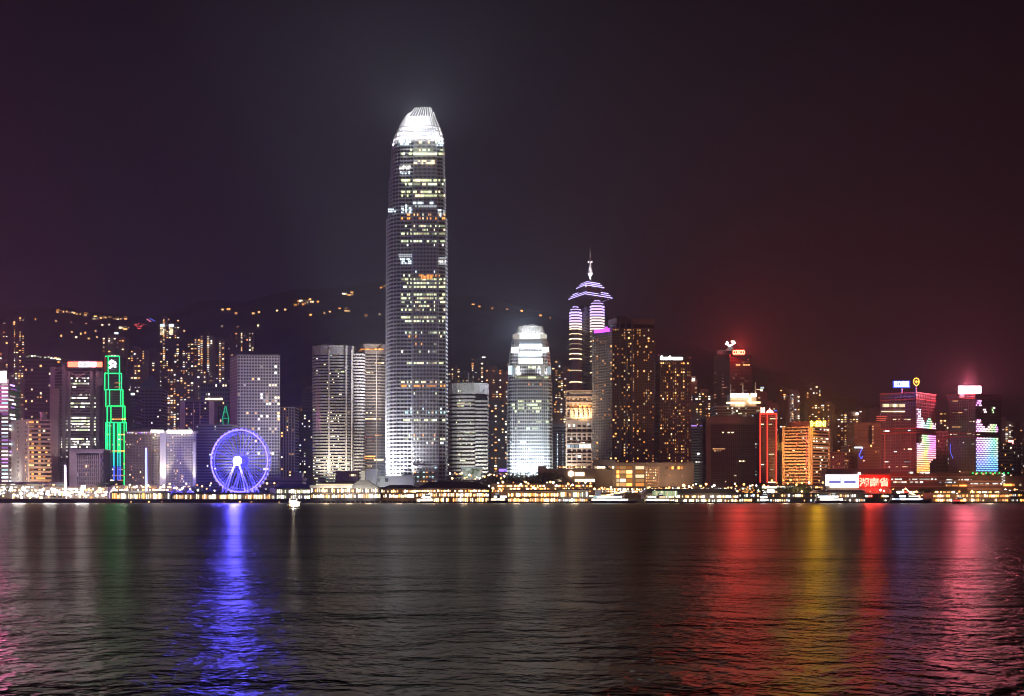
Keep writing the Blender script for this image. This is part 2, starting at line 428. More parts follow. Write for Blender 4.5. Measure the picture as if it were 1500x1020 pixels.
for py in (203, 197, 190, 183):
    m = MB(); A = sec_at(CR, py); B = sec_at(CR, py-1.2); m.prism(offset(A, .9), Z(py, Y2), Z(py-1.2, Y2), offset(B, .9)); m.build('crown_ring', 'steel', ifc)
yw = Y2-.1
for l, r, t, bt, k in ((586, 602, 205, 213, 'cool'), (590, 602, 197, 200, 'cool'), (640, 649, 206, 215, 'cool'), (604, 640, 196, 201, 'cool'), (605, 639, 188, 191, 'dimwhite'),
                       (585, 602, 243, 249, 'white'), (586, 601, 251, 256, 'cool'), (606, 637, 235, 241, 'cream'), (605, 640, 296, 300, 'cool'), (606, 640, 301, 305, 'dimwhite'),
                       (588, 592, 302, 313, 'cool'), (594, 597, 300, 312, 'cool'), (599, 603, 304, 313, 'cool'), (642, 647, 307, 318, 'cool'), (649, 652, 308, 316, 'dimwhite'),
                       (568.5, 580, 306, 312, 'cool'), (584, 604, 372, 378, 'dimwhite'), (586, 603, 379, 388, 'cool'), (642, 654, 377, 380, 'dimwhite'), (642, 654, 382, 389, 'white')):
    nc_, nr_ = max(1, round((r-l)/2.4)), max(1, round((bt-t)/2.8))
    for a in range(nc_):
        for b_ in range(nr_):
            if R.random() < .88: patch(ifc, l+(r-l)*a/nc_, l+(r-l)*(a+.74)/nc_, t+(bt-t)*b_/nr_, t+(bt-t)*(b_+.7)/nr_, yw+(3.9 if r < 604 or l > 641 else 0)+(3 if l < 582 else 0), k if R.random() < .7 else 'dimwhite', .8)
for row, dens, k in ((213, .25, 'green'), (222, .45, 'green'), (227, .8, 'lime'), (232, .8, 'white'), (268, .75, 'lime'), (272, .7, 'green'), (286, .5, 'lime'), (291, .8, 'lime'), (318, .4, 'warm'), (326, .5, 'amber'),
                     (337, .75, 'green'), (343, .6, 'lime'), (349, .85, 'lime'), (356, .7, 'green'), (363, .2, 'white'), (400, .25, 'cool'), (407, .4, 'amber'),
                     (415, .9, 'lime'), (421, .9, 'lime'), (427, .85, 'lime'), (433, .9, 'lime'), (439, .85, 'lime'), (445, .7, 'green'), (451, .5, 'green'), (457, .4, 'lime'), (471, .95, 'lime'), (476, .5, 'green'),
                     (489, .4, 'green'), (495, .3, 'amber'), (507, .4, 'amber'), (521, .35, 'white'), (534, .95, 'lime'), (563, .6, 'cream'), (569, .8, 'amber'), (580, .3, 'green'), (603, .2, 'cool'),
                     (608, .5, 'cyan'), (620, .9, 'lime'), (640, .2, 'amber'), (645, .3, 'green'), (655, .3, 'cool')):
    ry = 731-(731-207)*((round((731-row)/(524/nf2)))+.95)/nf2
    hh = 524/nf2*.5
    dashes(ifc, 605.5, 640.5, ry, hh, yw+.3, [('lit_'+k, 4), ('lit_green', 1), ('lit_cream', 1)] and [(k, 4), ('green', 1), ('cream', 1)], 13, dens)
    dashes(ifc, 588, 604, ry, hh, yw+3.9, [(k, 3), ('green', 1)], 6, dens*.6)
    dashes(ifc, 642.5, 652.5, ry, hh, yw+4.6, [(k, 3), ('cream', 1)], 4, dens*.75)
patch(ifc, 617, 634, 404, 409, yw, 'amber', .8)
# entrance hall at the foot of the tallest tower
m = MB()
for i in range(9): m.box(X(605+4.3*i, 1718.2), X(606.6+4.3*i, 1718.2), 1716, 1718.2, Z(711, 1718.2), Z(683, 1718.2))
for i in range(5): m.box(X(604.5, 1718.2), X(641, 1718.2), 1716.4, 1718.2, Z(711-6.6*i, 1718.2), Z(708.5-6.6*i, 1718.2))
m.build('entrance_grid', 'white_wall', ifc)
for i in range(8):
    for j in range(4):
        if R.random() < .5: patch(ifc, 606.8+4.3*i, 609.2+4.3*i, 702-6.6*j, 706-6.6*j, 1718.6, R.choice(['cyan', 'dimwhite', 'dimwarm', 'amber']), .5)

# --- smaller twin
Y1 = 1745
P1 = poly((743, Y1+30), (744, Y1+10), (748, Y1+4), (757, Y1+3), (758, Y1), (795, Y1), (796, Y1+3), (804, Y1+4), (808, Y1+12), (806, Y1+44), (748, Y1+44))
ifc1 = thing('skyscraper', 'mid height skyscraper with a stepped white lit crown and cyan white floodlit foot', 'skyscraper', base_of(P1))
S1 = lerp_sections(P1, [(731, 743, 808), (558, 744.5, 807), (558, 745.5, 806), (530, 746.5, 805), (512, 748, 803.5), (512, 749, 802.5), (497, 751, 801), (488, 753.5, 798.5), (477, 759, 795)], X(775.5, Y1))
m = MB()
for (a, A), (c, C) in zip(S1[:7], S1[1:7]):
    if a > c: m.prism(A, Z(a, Y1), Z(c, Y1), C)
m.build('glazing', 'glass', ifc1)
m = MB(); nf1 = 47
for i in range(nf1):
    pa = 731-(731-497)*i/nf1; pb = 731-(731-497)*(i+.42)/nf1
    m.prism(offset(sec_at(S1, pa), .8), Z(pa, Y1), Z(pb, Y1))
m.build('floor_bands', 'silver', ifc1)
m = MB()
for (a, A), (c, C) in zip(S1[:7], S1[1:7]):
    if a <= c: continue
    A1, C1 = offset(A, 1.0), offset(C, 1.0)
    for e, n in ((4, 14), (2, 3), (6, 3), (0, 1), (1, 1), (7, 1)):
        for k in range(n+1):
            t = k/n
            m.bar((A1[e][0]*(1-t)+A1[e+1][0]*t, A1[e][1]*(1-t)+A1[e+1][1]*t, Z(a, Y1)), (C1[e][0]*(1-t)+C1[e+1][0]*t, C1[e][1]*(1-t)+C1[e+1][1]*t, Z(c, Y1)-.1), .33, 4)
m.build('mullions', 'silver', ifc1)
m = MB()
for (a, A), (c, C) in zip(S1[6:], S1[7:]): m.prism(offset(A, -.9), Z(a, Y1), Z(c, Y1), offset(C, -.9))
m.build('crown_screen', 'white_wall', ifc1)
m = MB()
for e, n in ((4, 9), (2, 3), (6, 3), (0, 3), (1, 2), (3, 1), (5, 1), (7, 2), (8, 3), (9, 8)):
    for k in range(n):
        t = k/n; pts = []
        for py, A in S1[5:]:
            B = A[(e+1) % len(A)]; pts.append((A[e][0]*(1-t)+B[0]*t, A[e][1]*(1-t)+B[1]*t, Z(py, Y1)))
        m.path(pts, .5, 4)
        if e == 4: m.bar(pts[-1], (pts[-1][0], pts[-1][1], pts[-1][2]+R.uniform(.6, 2.4)), .35, 4)
for py, A in S1[5:]:
    for p, q in zip(A, A[1:]+A[:1]): m.bar((*p, Z(py, Y1)), (*q, Z(py, Y1)), .45, 4)
m.build('crown_fins', 'white_wall', ifc1)
for l, r, t, bt, k in ((761, 793, 497, 501, 'dimwhite'), (761, 793.5, 504, 509, 'cool'), (760, 794, 518, 522, 'cool'), (760, 794.5, 525, 533, 'flare_white'), (758, 763, 545, 549, 'white'),
                       (749, 755, 538, 549, 'cool'), (744.5, 750.5, 536, 549, 'cool'), (757, 761, 537, 549, 'white'), (793, 798, 537, 549, 'white'), (802, 807, 537, 549, 'cool'), (749, 760, 509, 517, 'white'), (794, 804, 509, 516, 'white'),
                       (751, 761, 490, 496, 'white'), (792, 801, 490, 496, 'white')):
    patch(ifc1, l, r, t, bt, Y1-.1+(3 if r < 758 or l > 795 else 0), k if not k.startswith('flare') else 'white', .8)
for row, dens, k in ((541, .5, 'lime'), (557, .9, 'lime'), (567, .3, 'amber'), (590, .6, 'lime'), (597, .7, 'green'), (601, .7, 'lime'), (606, .3, 'lime'), (622, .7, 'lime'), (632, .3, 'cool'), (661, .2, 'white'), (650, .2, 'cool')):
    i = round((731-row)/(234/nf1)); ry = 731-234*(i+.97)/nf1
    dashes(ifc1, 759, 794, ry, 234/nf1*.5, Y1-.4, [(k, 3), ('green', 1)], 12, dens)
    dashes(ifc1, 747, 757, ry, 234/nf1*.5, Y1+2.6, [(k, 3), ('green', 1)], 4, dens*.6)
    dashes(ifc1, 797, 804, ry, 234/nf1*.5, Y1+2.9, [(k, 3), ('green', 1)], 3, dens*.6)

# --- tower with the spire
YC = 2300
PC = corner(836, 856, 885, YC, 60, 45)
ctr = thing('spired_tower', 'dark spired tower under a violet lit pyramid roof with two banded light columns', 'skyscraper', base_of(PC))
m = MB(); m.prism(PC, G, Z(446, YC)); m.build('glazing', 'glass', ctr)
m = MB()
for i in range(60): m.prism(offset(PC, .5), G+4+i*4.6, G+5.4+i*4.6)
m.build('floor_bands', 'dark_wall', ctr)
def column(px0, px1, top, bot, Y, dense_to):
    pc = (px0+px1)/2; q = poly((px0, Y+9), (px0+3, Y), (px1-5, Y), (px1, Y+9), (px1-3, Y+22), (px0+3, Y+22))
    m = MB(); m.prism(q, G, Z(top+9, Y)); m.prism(q, Z(top+9, Y), Z(top, Y), scaled(q, .12)); m.build('corner_shaft', 'dark_wall', ctr)
    py = top+2.5; k = 0
    while py < bot:
        d = py < dense_to; Q = offset(q, .5)
        if py < top+9: Q = offset(scaled(q, .14+.88*(py-top)/9.), .9)
        h = 2.4 if d else 1.1
        m = MB(); m.prism(Q, Z(py+h, Y), Z(py, Y))
        m.build('light_band', 'lit_violet' if d and py < top+26 else ('lit_blush' if d else 'lit_cream'), ctr); py += 4.1 if d else 7.3 if py < 525 else 17
emit('lit_violet', (.62, .45, 1), 2.6, False, True); emit('lit_blush', (1, .78, .80), 2.0, False, True)
column(834.5, 852, 446, 574, YC-12, 478); column(864.5, 885, 437, 560, YC-14, 483)
def roof_tier(pl, pc, pr, py, hgt, n, shrink, Dl, Dr):
    q = corner(pl, pc, pr, YC-30, Dl, Dr); z = Z(py, YC-30)
    m = MB(); m.prism(q, z, z+hgt*1.0, scaled(q, shrink)); m.build('roof', 'roof_dark', ctr)
    for k in range(n):
        t = k/n; Q = offset(scaled(q, 1-(1-shrink)*t), .8); m = MB()
        for a, c in zip(Q, Q[1:]+Q[:1]): m.bar((a[0], a[1], z+hgt*t+.8), (c[0], c[1], z+hgt*t+.8), .62, 4)
        m.build('roof_light', 'lit_roofline', ctr)
emit('lit_roofline', (.56, .45, 1), 3.0, False, True)
roof_tier(834, 857, 896, 431.5, 10, 3, .72, 62, 48); roof_tier(845, 858, 884, 418.5, 9, 3, .55, 38, 30)
m = MB(); q = corner(847, 858, 880, YC-24, 30, 24); m.prism(q, Z(432, YC), Z(417, YC)); m.build('roof_core', 'roof_dark', ctr)
cx, cy = X(864.5, YC), YC+2
m = MB(); m.lathe((cx, cy, Z(413, YC)), [(3.2, 0), (1.4, 5), (1.7, 8), (3.6, 11.5), (3.9, 13), (3.2, 15), (2.2, 20), (.9, 27), (.8, 38), (.45, 40), (.25, 51)], 10)
for k in range(4):
    a = k*math.pi/2+.5; m.bar((cx, cy, Z(413, YC)+4), (cx+11*math.cos(a), cy+11*math.sin(a), Z(416, YC)-3), .7, 5)
    m.lathe((cx+3*math.cos(a), cy+3*math.sin(a), Z(386, YC)), [(.3, 0), (1.7, 1.5), (1.7, 3.2), (.3, 4.6)], 8)
m.build('spire', 'white_wall', ctr)
flood(cx-8, cy-30, Z(425, YC), (cx, cy, Z(390, YC)), 1.2e6, (.95, .98, 1), 50)
flood(cx+10, cy-30, Z(425, YC), (cx, cy, Z(402, YC)), 8e5, (.9, .92, 1), 60)

# --- porthole tower
YJ = 1790
PJ = corner(337, 348, 410, YJ, 42, 3)
jar = thing('office_tower', 'pale slab tower pierced all over by round porthole windows, behind the ferris wheel', 'office tower', base_of(PJ))
m = MB(); m.prism(offset(PJ, -.8), G, Z(521, YJ)); m.build('glazing', 'glass', jar)
def portholes(m, A, B, z0, z1, nc, nr, rad=.40):
    A, B = Vector((*A, 0)), Vector((*B, 0)); d = (B-A)/nc; h = (z1-z0)/nr; r = min(d.length, h)*rad; u = d.normalized()
    for i in range(nc):
        for j in range(nr):
            p = A+d*i; k = len(m.v); c = p+d*.5+Vector((0, 0, z0+h*(j+.5)))
            for q, zz in ((p, 0), (p+d, 0), (p+d, 1), (p, 1)): m.v.append((q.x, q.y, z0+h*(j+zz)))
            for t in range(8):
                a = -math.pi*3/4+t*math.pi/4; w = c+u*(r*math.cos(a)); m.v.append((w.x, w.y, c.z+r*math.sin(a)))
            for s in range(4):
                o = k+s; o2 = k+(s+1) % 4; a = k+4+2*s; b_ = k+4+(2*s+1) % 8; c_ = k+4+(2*s+2) % 8
                m.f.append((o, o2, c_, b_, a))
m = MB(); zt = Z(521, YJ)
portholes(m, PJ[0], PJ[1], G, zt, 15, 46, .41); portholes(m, PJ[3], PJ[0], G, zt, 9, 46); portholes(m, PJ[1], PJ[2], G, zt, 9, 46)
m.build('porthole_wall', 'white_wall', jar)
m = MB(); Q = offset(PJ, .3); m.prism(Q, zt, zt+1.2); m.prism(Q, zt+1.2, zt+6.5, scaled(Q, .62)); m.build('roof', 'dim_wall', jar)
def porthole_lit(n, rows):
    A, B = Vector(PJ[0]), Vector(PJ[1]); h = (zt-G)/46
    for (i, j) in rows:
        c = A+(B-A)*((i+.5)/15); win(jar, (c.x, c.y+.35, G+h*(j+.5)), 2.3, .3, 2.3, math.atan2(B.y-A.y, B.x-A.x), 'lit_'+R.choice(['cream', 'white', 'warm', 'white']))
rows = set()
for j, n, lo in ((42, 2, 6), (38, 2, 4), (36, 4, 0), (33, 3, 0), (32, 6, 8), (31, 4, 8), (30, 3, 0), (27, 3, 0), (26, 3, 8), (25, 2, 3), (22, 5, 0), (21, 1, 5), (14, 6, 7), (14, 4, 0), (9, 2, 4), (18, 1, 2), (40, 1, 13)):
    for _ in range(n): rows.add((R.randint(lo, 14), j))
porthole_lit(0, sorted(rows))
bx = MB(); Yp = 1700
for i, t in enumerate((700, 706, 711, 717)): bx.box(X(372-6*i, Yp), X(444-1*i, Yp), Yp+i*.1, Yp+30, Z(t+4, Yp), Z(t, Yp))
pod = thing('terrace_block', 'low pinkish building with stacked balcony bands right of the ferris wheel foot', 'building', (X(405, Yp), Yp, G))
bx.build('floor_bands', 'pink_wall', pod)
m = MB(); m.box(X(366, Yp), X(442, Yp), Yp+2, Yp+28, G, Z(702, Yp)); m.build('glazing', 'glass', pod)
m = MB(); m.box(X(425, Yp), X(442, Yp), Yp+4, Yp+20, Z(700, Yp), Z(692, Yp)); m.build('roof_house', 'pink_wall', pod)

# --- steel framed bank
YH = 1950
PH = front(79, 150, YH, 60)
hs, zb, zt = tower('bank_tower', 'steel framed tower with hung trusses and a red and white roof sign', 'office tower', PH, 541, YH, 44, .38, .5, 'steel', 'glass', parapet=2)
m = MB()
for (l, r, t) in ((75, 80, 538), (76, 88, 572), (92, 97, 536), (100, 104, 545), (133, 137, 545), (141, 152, 545), (146, 153, 565)):
    m.box(X(l, YH), X(r, YH), YH-4 if r-l < 6 else YH-2.5, YH+8, G, Z(t, YH))
m.build('service_masts', 'steel', hs)
m = MB(); m.box(X(76, YH), X(88, YH), YH-9, YH-4.1, G, Z(570, YH)); m.build('stair_tower', 'pink_wall', hs)
m = MB()
for t in (540, 567, 592, 615, 640, 668):
    for (a, b_) in (((92, t), (115, t+12)), ((115, t+12), (140, t)), ((78, t+10), (92, t)), ((140, t), (151, t+10))):
        m.bar((X(a[0], YH), YH-3, Z(a[1], YH)), (X(b_[0], YH), YH-3, Z(b_[1], YH)), .7, 5)
    m.bar((X(78, YH), YH-3, Z(t+13, YH)), (X(151, YH), YH-3, Z(t+13, YH)), .45, 5)
for px in (94, 98, 102, 134, 138): m.bar((X(px, YH), YH-3, G), (X(px, YH), YH-3, Z(545, YH)), .55, 5)
m.build('suspension_truss', 'steel', hs)
for py, l, r, dn in ((553, 104, 131, .6), (557, 110, 126, .4), (561, 100, 131, .9), (566, 100, 112, .3), (578, 103, 143, .5), (582, 103, 142, .95), (590, 103, 142, .95), (595, 102, 142, .9), (611, 96, 142, .85), (616, 96, 142, .9), (620, 96, 142, .9), (624, 96, 142, .9), (629, 98, 142, .9),
                     (642, 90, 142, .8), (646, 90, 142, .85), (650, 90, 142, .85), (654, 90, 142, .8), (659, 90, 135, .6), (664, 90, 110, .6), (668, 90, 105, .6)):
    dashes(hs, l, r, py, 2.3, YH-.4, [('white', 4), ('green', 2), ('lime', 1)], int((r-l)/2.5), dn)
m = MB(); ys_ = YH-6
m.box(X(97, ys_), X(150.5, ys_), ys_, ys_+2.5, Z(539.5, ys_), Z(528.5, ys_)); m.build('sign_frame', 'roof_dark', hs)
emit('sign_red', (1, .16, .09), 5, False, True); emit('sign_white', (.95, .97, 1), 4.5, False, True); emit('sign_pink', (1, .35, .45), 9, False, True)
for l, r, k in ((99.5, 115, 'sign_red'), (115.4, 131, 'sign_white'), (131.4, 141, 'sign_pink'), (141.4, 150, 'sign_red')):
    m = MB(); m.box(X(l, ys_), X(r, ys_), ys_-.8, ys_-.1, Z(538, ys_), Z(530.3, ys_)); m.build('sign_panel', k, hs)
text('HSBC', 'lettering', 'roof_dark', hs, 117, 130, 531.5, 536.8, ys_-1.0, 0, .2)

# --- green outlined stepped tower
YS = 1925
sc = thing('stepped_tower', 'slim stepped tower outlined in green light tubes that turn blue near its foot', 'office tower', (X(168, YS), YS+15, G))
tiers = [(154.5, 175, 522, 548), (153.5, 178, 547, 572), (155, 180, 571, 596), (157, 183, 595, 620), (155, 185, 619, 712)]
emit('tube_green', (.008, 1, .18), 4.4, False, True); emit('tube_teal', (.02, .75, .75), 1.6, False, True); emit('tube_blue', (.07, .13, 1), 2.0, False, True)
for i, (l, r, t, bo) in enumerate(tiers):
    yy = YS-i*3
    m = MB(); m.box(X(l, yy), X(r, yy), yy, YS+34, Z(bo, yy) if i < 4 else G, Z(t, yy)); m.build('tier', 'glass_green', sc)
    for a in ((l+5.5, r-3.2) if i else (l+4, r)): neon(sc, [(a, t), (a, bo)], yy-.6, .4, 'tube_green')
    for (p, q) in (((l, t), (r, t)), ((l, t), (l, bo)), ((r, t), (r, bo))): neon(sc, [p, q], yy-.6, .46, 'tube_green')
    m = MB()
    for k in range(int((bo-t)/3.6)): m.box(X(l+6.5, yy), X(r-4, yy), yy-.5, yy+1, Z(t+2.2+3.6*k, yy), Z(t+.8+3.6*k, yy))
    m.build('floor_bands', 'dim_wall', sc)
for i, (l, r, t, bo) in enumerate([(157, 160.5, 620, 664), (166.5, 167, 620, 664), (172.5, 176, 620, 664)]):
    for a in (l, r): neon(sc, [(a, t), (a, bo)], YS-14, .7, 'tube_green'); neon(sc, [(a, bo), (a, 683)], YS-14, .7, 'tube_teal'); neon(sc, [(a, 683), (a, 704)], YS-14, .7, 'tube_blue')
for py in (613.5, 623, 636, 643, 651, 660, 679, 687, 696, 703): dashes(sc, 156, 185, py, 1.6, YS-13.5, [('amber', 1), ('warm', 2), ('cream', 1)], 7, .5)
for py in (560, 566, 604, 609, 614): patch(sc, 168, 177, py, py+2, YS-8, 'dimwarm')
m = MB(); m.box(X(153.2, YS), X(155.6, YS), YS-2, YS-1, Z(546, YS), Z(523, YS)); m.build('red_panel', 'lit_dimred', sc)
m = MB()
cxs, czs = X(165.5, YS), Z(534.5, YS)
for k in range(2):
    pts = []
    for t in range(13):
        a = t/12*math.pi*1.5; sgn = 1 if k == 0 else -1
        pts.append((cxs+sgn*(3.6*math.sin(a)), YS-2.6, czs+sgn*-.5+(4.5-8.5*t/12)*1.0))
    m.path(pts, 1.35, 6)
m.build('emblem', 'sign_white', sc)

# ------------------------------------------------------------------ other named buildings, left to right
# magenta clad tower just beyond the left edge: its light lies on the water at the left
Pm = front(-86, -27, 1640, 45)
mg, zb, zt = tower('office_tower', 'tower banded in magenta light standing at the very left end of the shore', 'office tower', Pm, 596, 1640, 26, .5, .6, 'dark_wall')
emit('band_magenta', (1, .20, .40), 150, False, True)
for i in range(26):
    m = MB(); m.box(Pm[0][0], Pm[1][0], 1638.9, 1639.3, zb+(zt-zb)*(i+.1)/26, zb+(zt-zb)*(i+.4)/26); m.build('light_band', 'band_magenta', mg)
# blue white banded tower at the left edge
Pe = front(-26, 12, 1700, 40)
ed, zb, zt = tower('office_tower', 'tower at the left edge with every floor banded in blue white light', 'office tower', Pe, 562, 1700, 31, .45, .6, 'dim_wall', plant=((-20, 9, 556),))
lit(ed, Pe[0], Pe[1], zb, zt, 31, 8, .9, [('cool', 5), ('white', 2), ('cyan', 1), ('purple', .6)], .97, (.47, .98), .35, True)
m = MB(); m.box(X(-20, 1698), X(9, 1698), 1697, 1699, Z(560, 1698), Z(544, 1698)); m.build('roof_sign', 'flare_white', ed)
for i in range(31):
    if R.random() < .8:
        A = Vector(Pe[1]); win(ed, (A.x+.4, A.y+14+R.uniform(-5, 5), zb+(zt-zb)*(i+.7)/31), R.uniform(8, 20), .4, 1.7, math.pi/2, R.choice(['lit_cool', 'lit_white', 'lit_purple']))
# hotel block with a blank flank
Yh = 1680; Pa = corner(16, 43, 73, Yh, 30, 2)
cw_, zb, zt = tower('hotel_block', 'cream block with a blank flank and orange lit balcony floors, near the left edge', 'building', Pa, 617, Yh, 18, .5, 1.0, 'beige_wall', plant=((55, 58.5, 604),))
m = MB(); A, B = Vector(Pa[3]), Vector(Pa[0]); d = B-A; a = math.atan2(d.y, d.x); nn = Vector((d.y, -d.x)).normalized()
c = (A+B)/2+nn*.6; m.obox((c.x, c.y, zb), d.length+.5, 1.4, zt-zb+1.8, a); m.build('blank_flank', 'white_wall', cw_)
for t in (.42, .86):
    for i in range(18):
        p = A+d*t+nn*1.35; q = p+d*.07
        for w in (p, q): win(cw_, (w.x, w.y, zb+(zt-zb)*(i+.6)/18), 1.0, .2, 1.6, a, 'roof_dark' if R.random() < .75 else 'lit_warm')
def low(f, b): return .25+.5*(1-f)
lit(cw_, Pa[0], Pa[1], zb, zt, 18, 9, low, [('amber', 4), ('warm', 3), ('cream', 1)], .95, (.55, .95), .4, True)
# building with roof lights behind the bank
Pb = front(36, 88, 2150, 50)
rb, zb, zt = tower('dark_block', 'wide dark block with a row of greenish roof lights, left of the steel framed bank', 'building', Pb, 523, 2150, 36, .4, .5, 'dark_wall')
for px, py in ((39, 522.5), (42, 521), (46, 521.5), (50, 521.2), (54, 522), (58, 523), (65, 523.5), (70, 523), (74, 524.5), (78, 525), (83, 526), (86, 526.3)): patch(rb, px, px+2.6, py-.6, py+1.2, 2149, R.choice(['green', 'white', 'green']), 1, 'roof_light')
lit(rb, Pb[0], Pb[1], zb, zt, 36, 12, .11, WARM, .6)
# beige grid block
Yg = 1600; Pg = front(102, 152, Yg, 26)
cb, zb, zt = tower('civic_block', 'low pinkish beige slab with a fine window grid framed by blank walls', 'building', Pg, 660, Yg, 12, .2, .1, 'pink_wall', bands=False)
m = MB()
m.box(X(102, Yg), X(112, Yg), Yg-1.5, Yg, zb, zt); m.box(X(112, Yg), X(152, Yg), Yg-1.5, Yg, Z(664, Yg), zt); m.box(X(145.5, Yg), X(147.5, Yg), Yg-1.5, Yg, zb, Z(664, Yg)); m.build('blank_wall', 'pink_wall', cb)
m = MB()
for i in range(12): m.box(X(112+i*3.05, Yg), X(113.3+i*3.05, Yg), Yg-1, Yg, zb, Z(667, Yg))
for i in range(10): m.box(X(112, Yg), X(145.4, Yg), Yg-.8, Yg, Z(730-6.1*i, Yg), Z(728.2-6.1*i, Yg))
for i in range(11): m.bar((X(148 if i % 2 else 151.5, Yg), Yg-.6, Z(725-5.6*i, Yg)), (X(151.5 if i % 2 else 148, Yg), Yg-.6, Z(719.4-5.6*i, Yg)), .5, 4)
m.build('window_grid', 'pink_wall', cb)
for _ in range(14):
    i, j = R.randint(0, 10), R.randint(0, 8); patch(cb, 113.5+3.05*i, 114.9+3.05*i, 724.0-6.1*j, 727.6-6.1*j, Yg-.1, R.choice(['dimwarm', 'cream', 'dimwhite']), .3)
# glass block with roof masts, green roofed tower
Pg2 = front(178, 197, 2060, 40)
gb, zb, zt = tower('glass_block', 'dark green glass block with bright roof lights and twin masts behind the green outlined tower', 'building', Pg2, 581, 2060, 30, .4, .4, 'dim_wall', 'glass_green')
for l, r, t, bt in ((178, 190, 578, 581.5), (188, 197, 576, 579)): patch(gb, l, r, t, bt, 2059, 'cool', 1, 'roof_light')
m = MB()
for px in (186.4, 190.6): m.bar((X(px, 2062), 2062, zt), (X(px, 2062), 2062, Z(563, 2062)), .5, 6, .3)
m.build('mast', 'white_wall', gb); lit(gb, Pg2[0], Pg2[1], zb, zt, 30, 6, .12, COOLW, .7)
flood(X(188, 2050), 2050, Z(583, 2050), (X(188, 2062), 2062, Z(566, 2062)), 8e4, (1, .95, .9), 50)
Pp = front(200, 236, 2120, 36)
pr, zb, zt = tower('pyramid_roof_tower', 'shadowy tower with a small green pyramid roof above the long hotel block', 'office tower', Pp, 572, 2120, 34, .45, .5, 'grey_wall', 'glass_green', piers={0: 6})
m = MB(); q = front(205, 231, 2123, 28); m.prism(q, zt, Z(566, 2123)); m.prism(q, Z(566, 2123), Z(549, 2123), scaled(q, .06)); m.build('roof', 'copper_green', pr)
lit(pr, Pp[0], Pp[1], zb, zt, 34, 12, .03, COOLW, .6)
# long hotel pair
Yl = 1640; Pl = front(183, 222, Yl+6, 40)
lh, zb, zt = tower('hotel_block', 'drab grey brown hotel block with a violet lit roof edge left of the flagpole mast', 'hotel', Pl, 634, Yl+6, 24, .5, .35, 'brown_wall', 'glass_brown', piers={0: 18}, pw=.7, plant=((186, 222, 628.5),))
for k in range(14): patch(lh, 186+2.5*k, 187.6+2.5*k, 633, 635, Yl+4.8, R.choice(['purple', 'cool', 'purple', 'cream']), .6, 'roof_light')
lit(lh, Pl[0], Pl[1], zb, zt, 24, 18, .06, WARM, .6)
Pw = corner(222, 236, 286, Yl, 12, 0.5)
wh, zb, zt = tower('hotel_block', 'pale hotel block with bright white floodlit corner piers and two white roof signs', 'hotel', Pw, 636, Yl, 25, .5, .7, 'pale_stone', 'glass', piers={0: 22, 3: 6}, pw=.55, plant=((224, 284, 631.5),))
m = MB(); m.box(X(235, Yl), X(244, Yl), Yl-2.6, Yl-.9, G, zt+1); m.box(X(283, Yl), X(287, Yl), Yl-2.6, Yl-.9, G, Z(648, Yl)); m.build('corner_pier', 'white_wall', wh)
for l, r in ((222, 240), (245.5, 281.5)):
    m = MB(); m.box(X(l, Yl), X(r, Yl), Yl-2.4, Yl-1.2, Z(634, Yl), Z(630.3, Yl)); m.build('roof_sign', 'flare_white', wh)
lit(wh, Pw[0], Pw[1], zb, zt, 25, 22, lambda f, b: .07+(.5 if .66 < f < .70 else 0)+(.25 if b < .12 else 0), [('warm', 3), ('cream', 4), ('white', 3)], .7, (.55, .95), .45)
lit(wh, Pw[3], Pw[0], zb, zt, 25, 6, .08, WARM, .7, (.55, .95), .45)
# dark tower with white edges
Yd = 1850; Pd = front(265, 306, Yd, 36)
dt, zb, zt = tower('dark_tower', 'dark banded tower with pale vertical edge walls above the pale hotel block', 'office tower', Pd, 589, Yd, 34, .35, .5, 'grey_wall', 'glass')
m = MB(); m.box(X(264, Yd), X(271, Yd), Yd-1.4, Yd+20, G, Z(588, Yd)); m.box(X(283, Yd), X(284.3, Yd), Yd-1.4, Yd, G, Z(590, Yd)); m.box(X(292.5, Yd), X(293.5, Yd), Yd-1.4, Yd, Z(680, Yd), Z(590, Yd)); m.box(X(306.5, Yd), X(314, Yd), Yd-1.2, Yd+20, G, Z(588, Yd)); m.build('edge_wall', 'white_wall', dt)
dashes(dt, 272, 306, 637.5, 1.6, Yd-.6, 'cream', 14, .9); dashes(dt, 284, 295, 678, 1.4, Yd-.6, 'warm', 5, .8); lit(dt, Pd[0], Pd[1], zb, zt, 34, 12, .06, WARM, .6)
Pk = front(294, 336, 2010, 40)
gk, zb, zt = tower('grid_block', 'grey grid fronted block with a lit storey, just left of the porthole tower', 'building', Pk, 563, 2010, 26, .35, .5, 'grey_wall', 'glass', piers={0: 12}, pw=1.1)
patch(gk, 301, 326, 583.5, 586, 2008.8, 'cream', .6); lit(gk, Pk[0], Pk[1], zb, zt, 26, 12, .12, WARM, .6)
emit('tube_jade', (.02, .8, .35), .8, False)
gn = thing('green_neon_tower', 'small block outlined in wavy green neon left of the porthole tower', 'building', (X(330, 1960), 1975, G))
m = MB(); m.box(X(324, 1960), X(337, 1960), 1960, 1990, G, Z(598, 1960)); m.build('wall', 'dark_wall', gn)
for pts in ([(326, 640), (327, 622), (326, 612), (328, 604), (330, 595)], [(335, 640), (334, 622), (335, 612), (332.5, 604), (331, 595)], [(326, 613), (335, 613)], [(327, 604), (333, 604)]): neon(gn, pts, 1959, .5, 'tube_jade')
Pn = front(287, 340, 1725, 44)
db, zb, zt = tower('dark_tower', 'unlit dark block standing behind the left half of the ferris wheel', 'office tower', Pn, 624, 1725, 26, .45, .3, 'grey_wall', 'glass_blue')
lit(db, Pn[0], Pn[1], zb, zt, 26, 14, .035, COOLW, .6)
Pv = front(411, 431, 1900, 40)
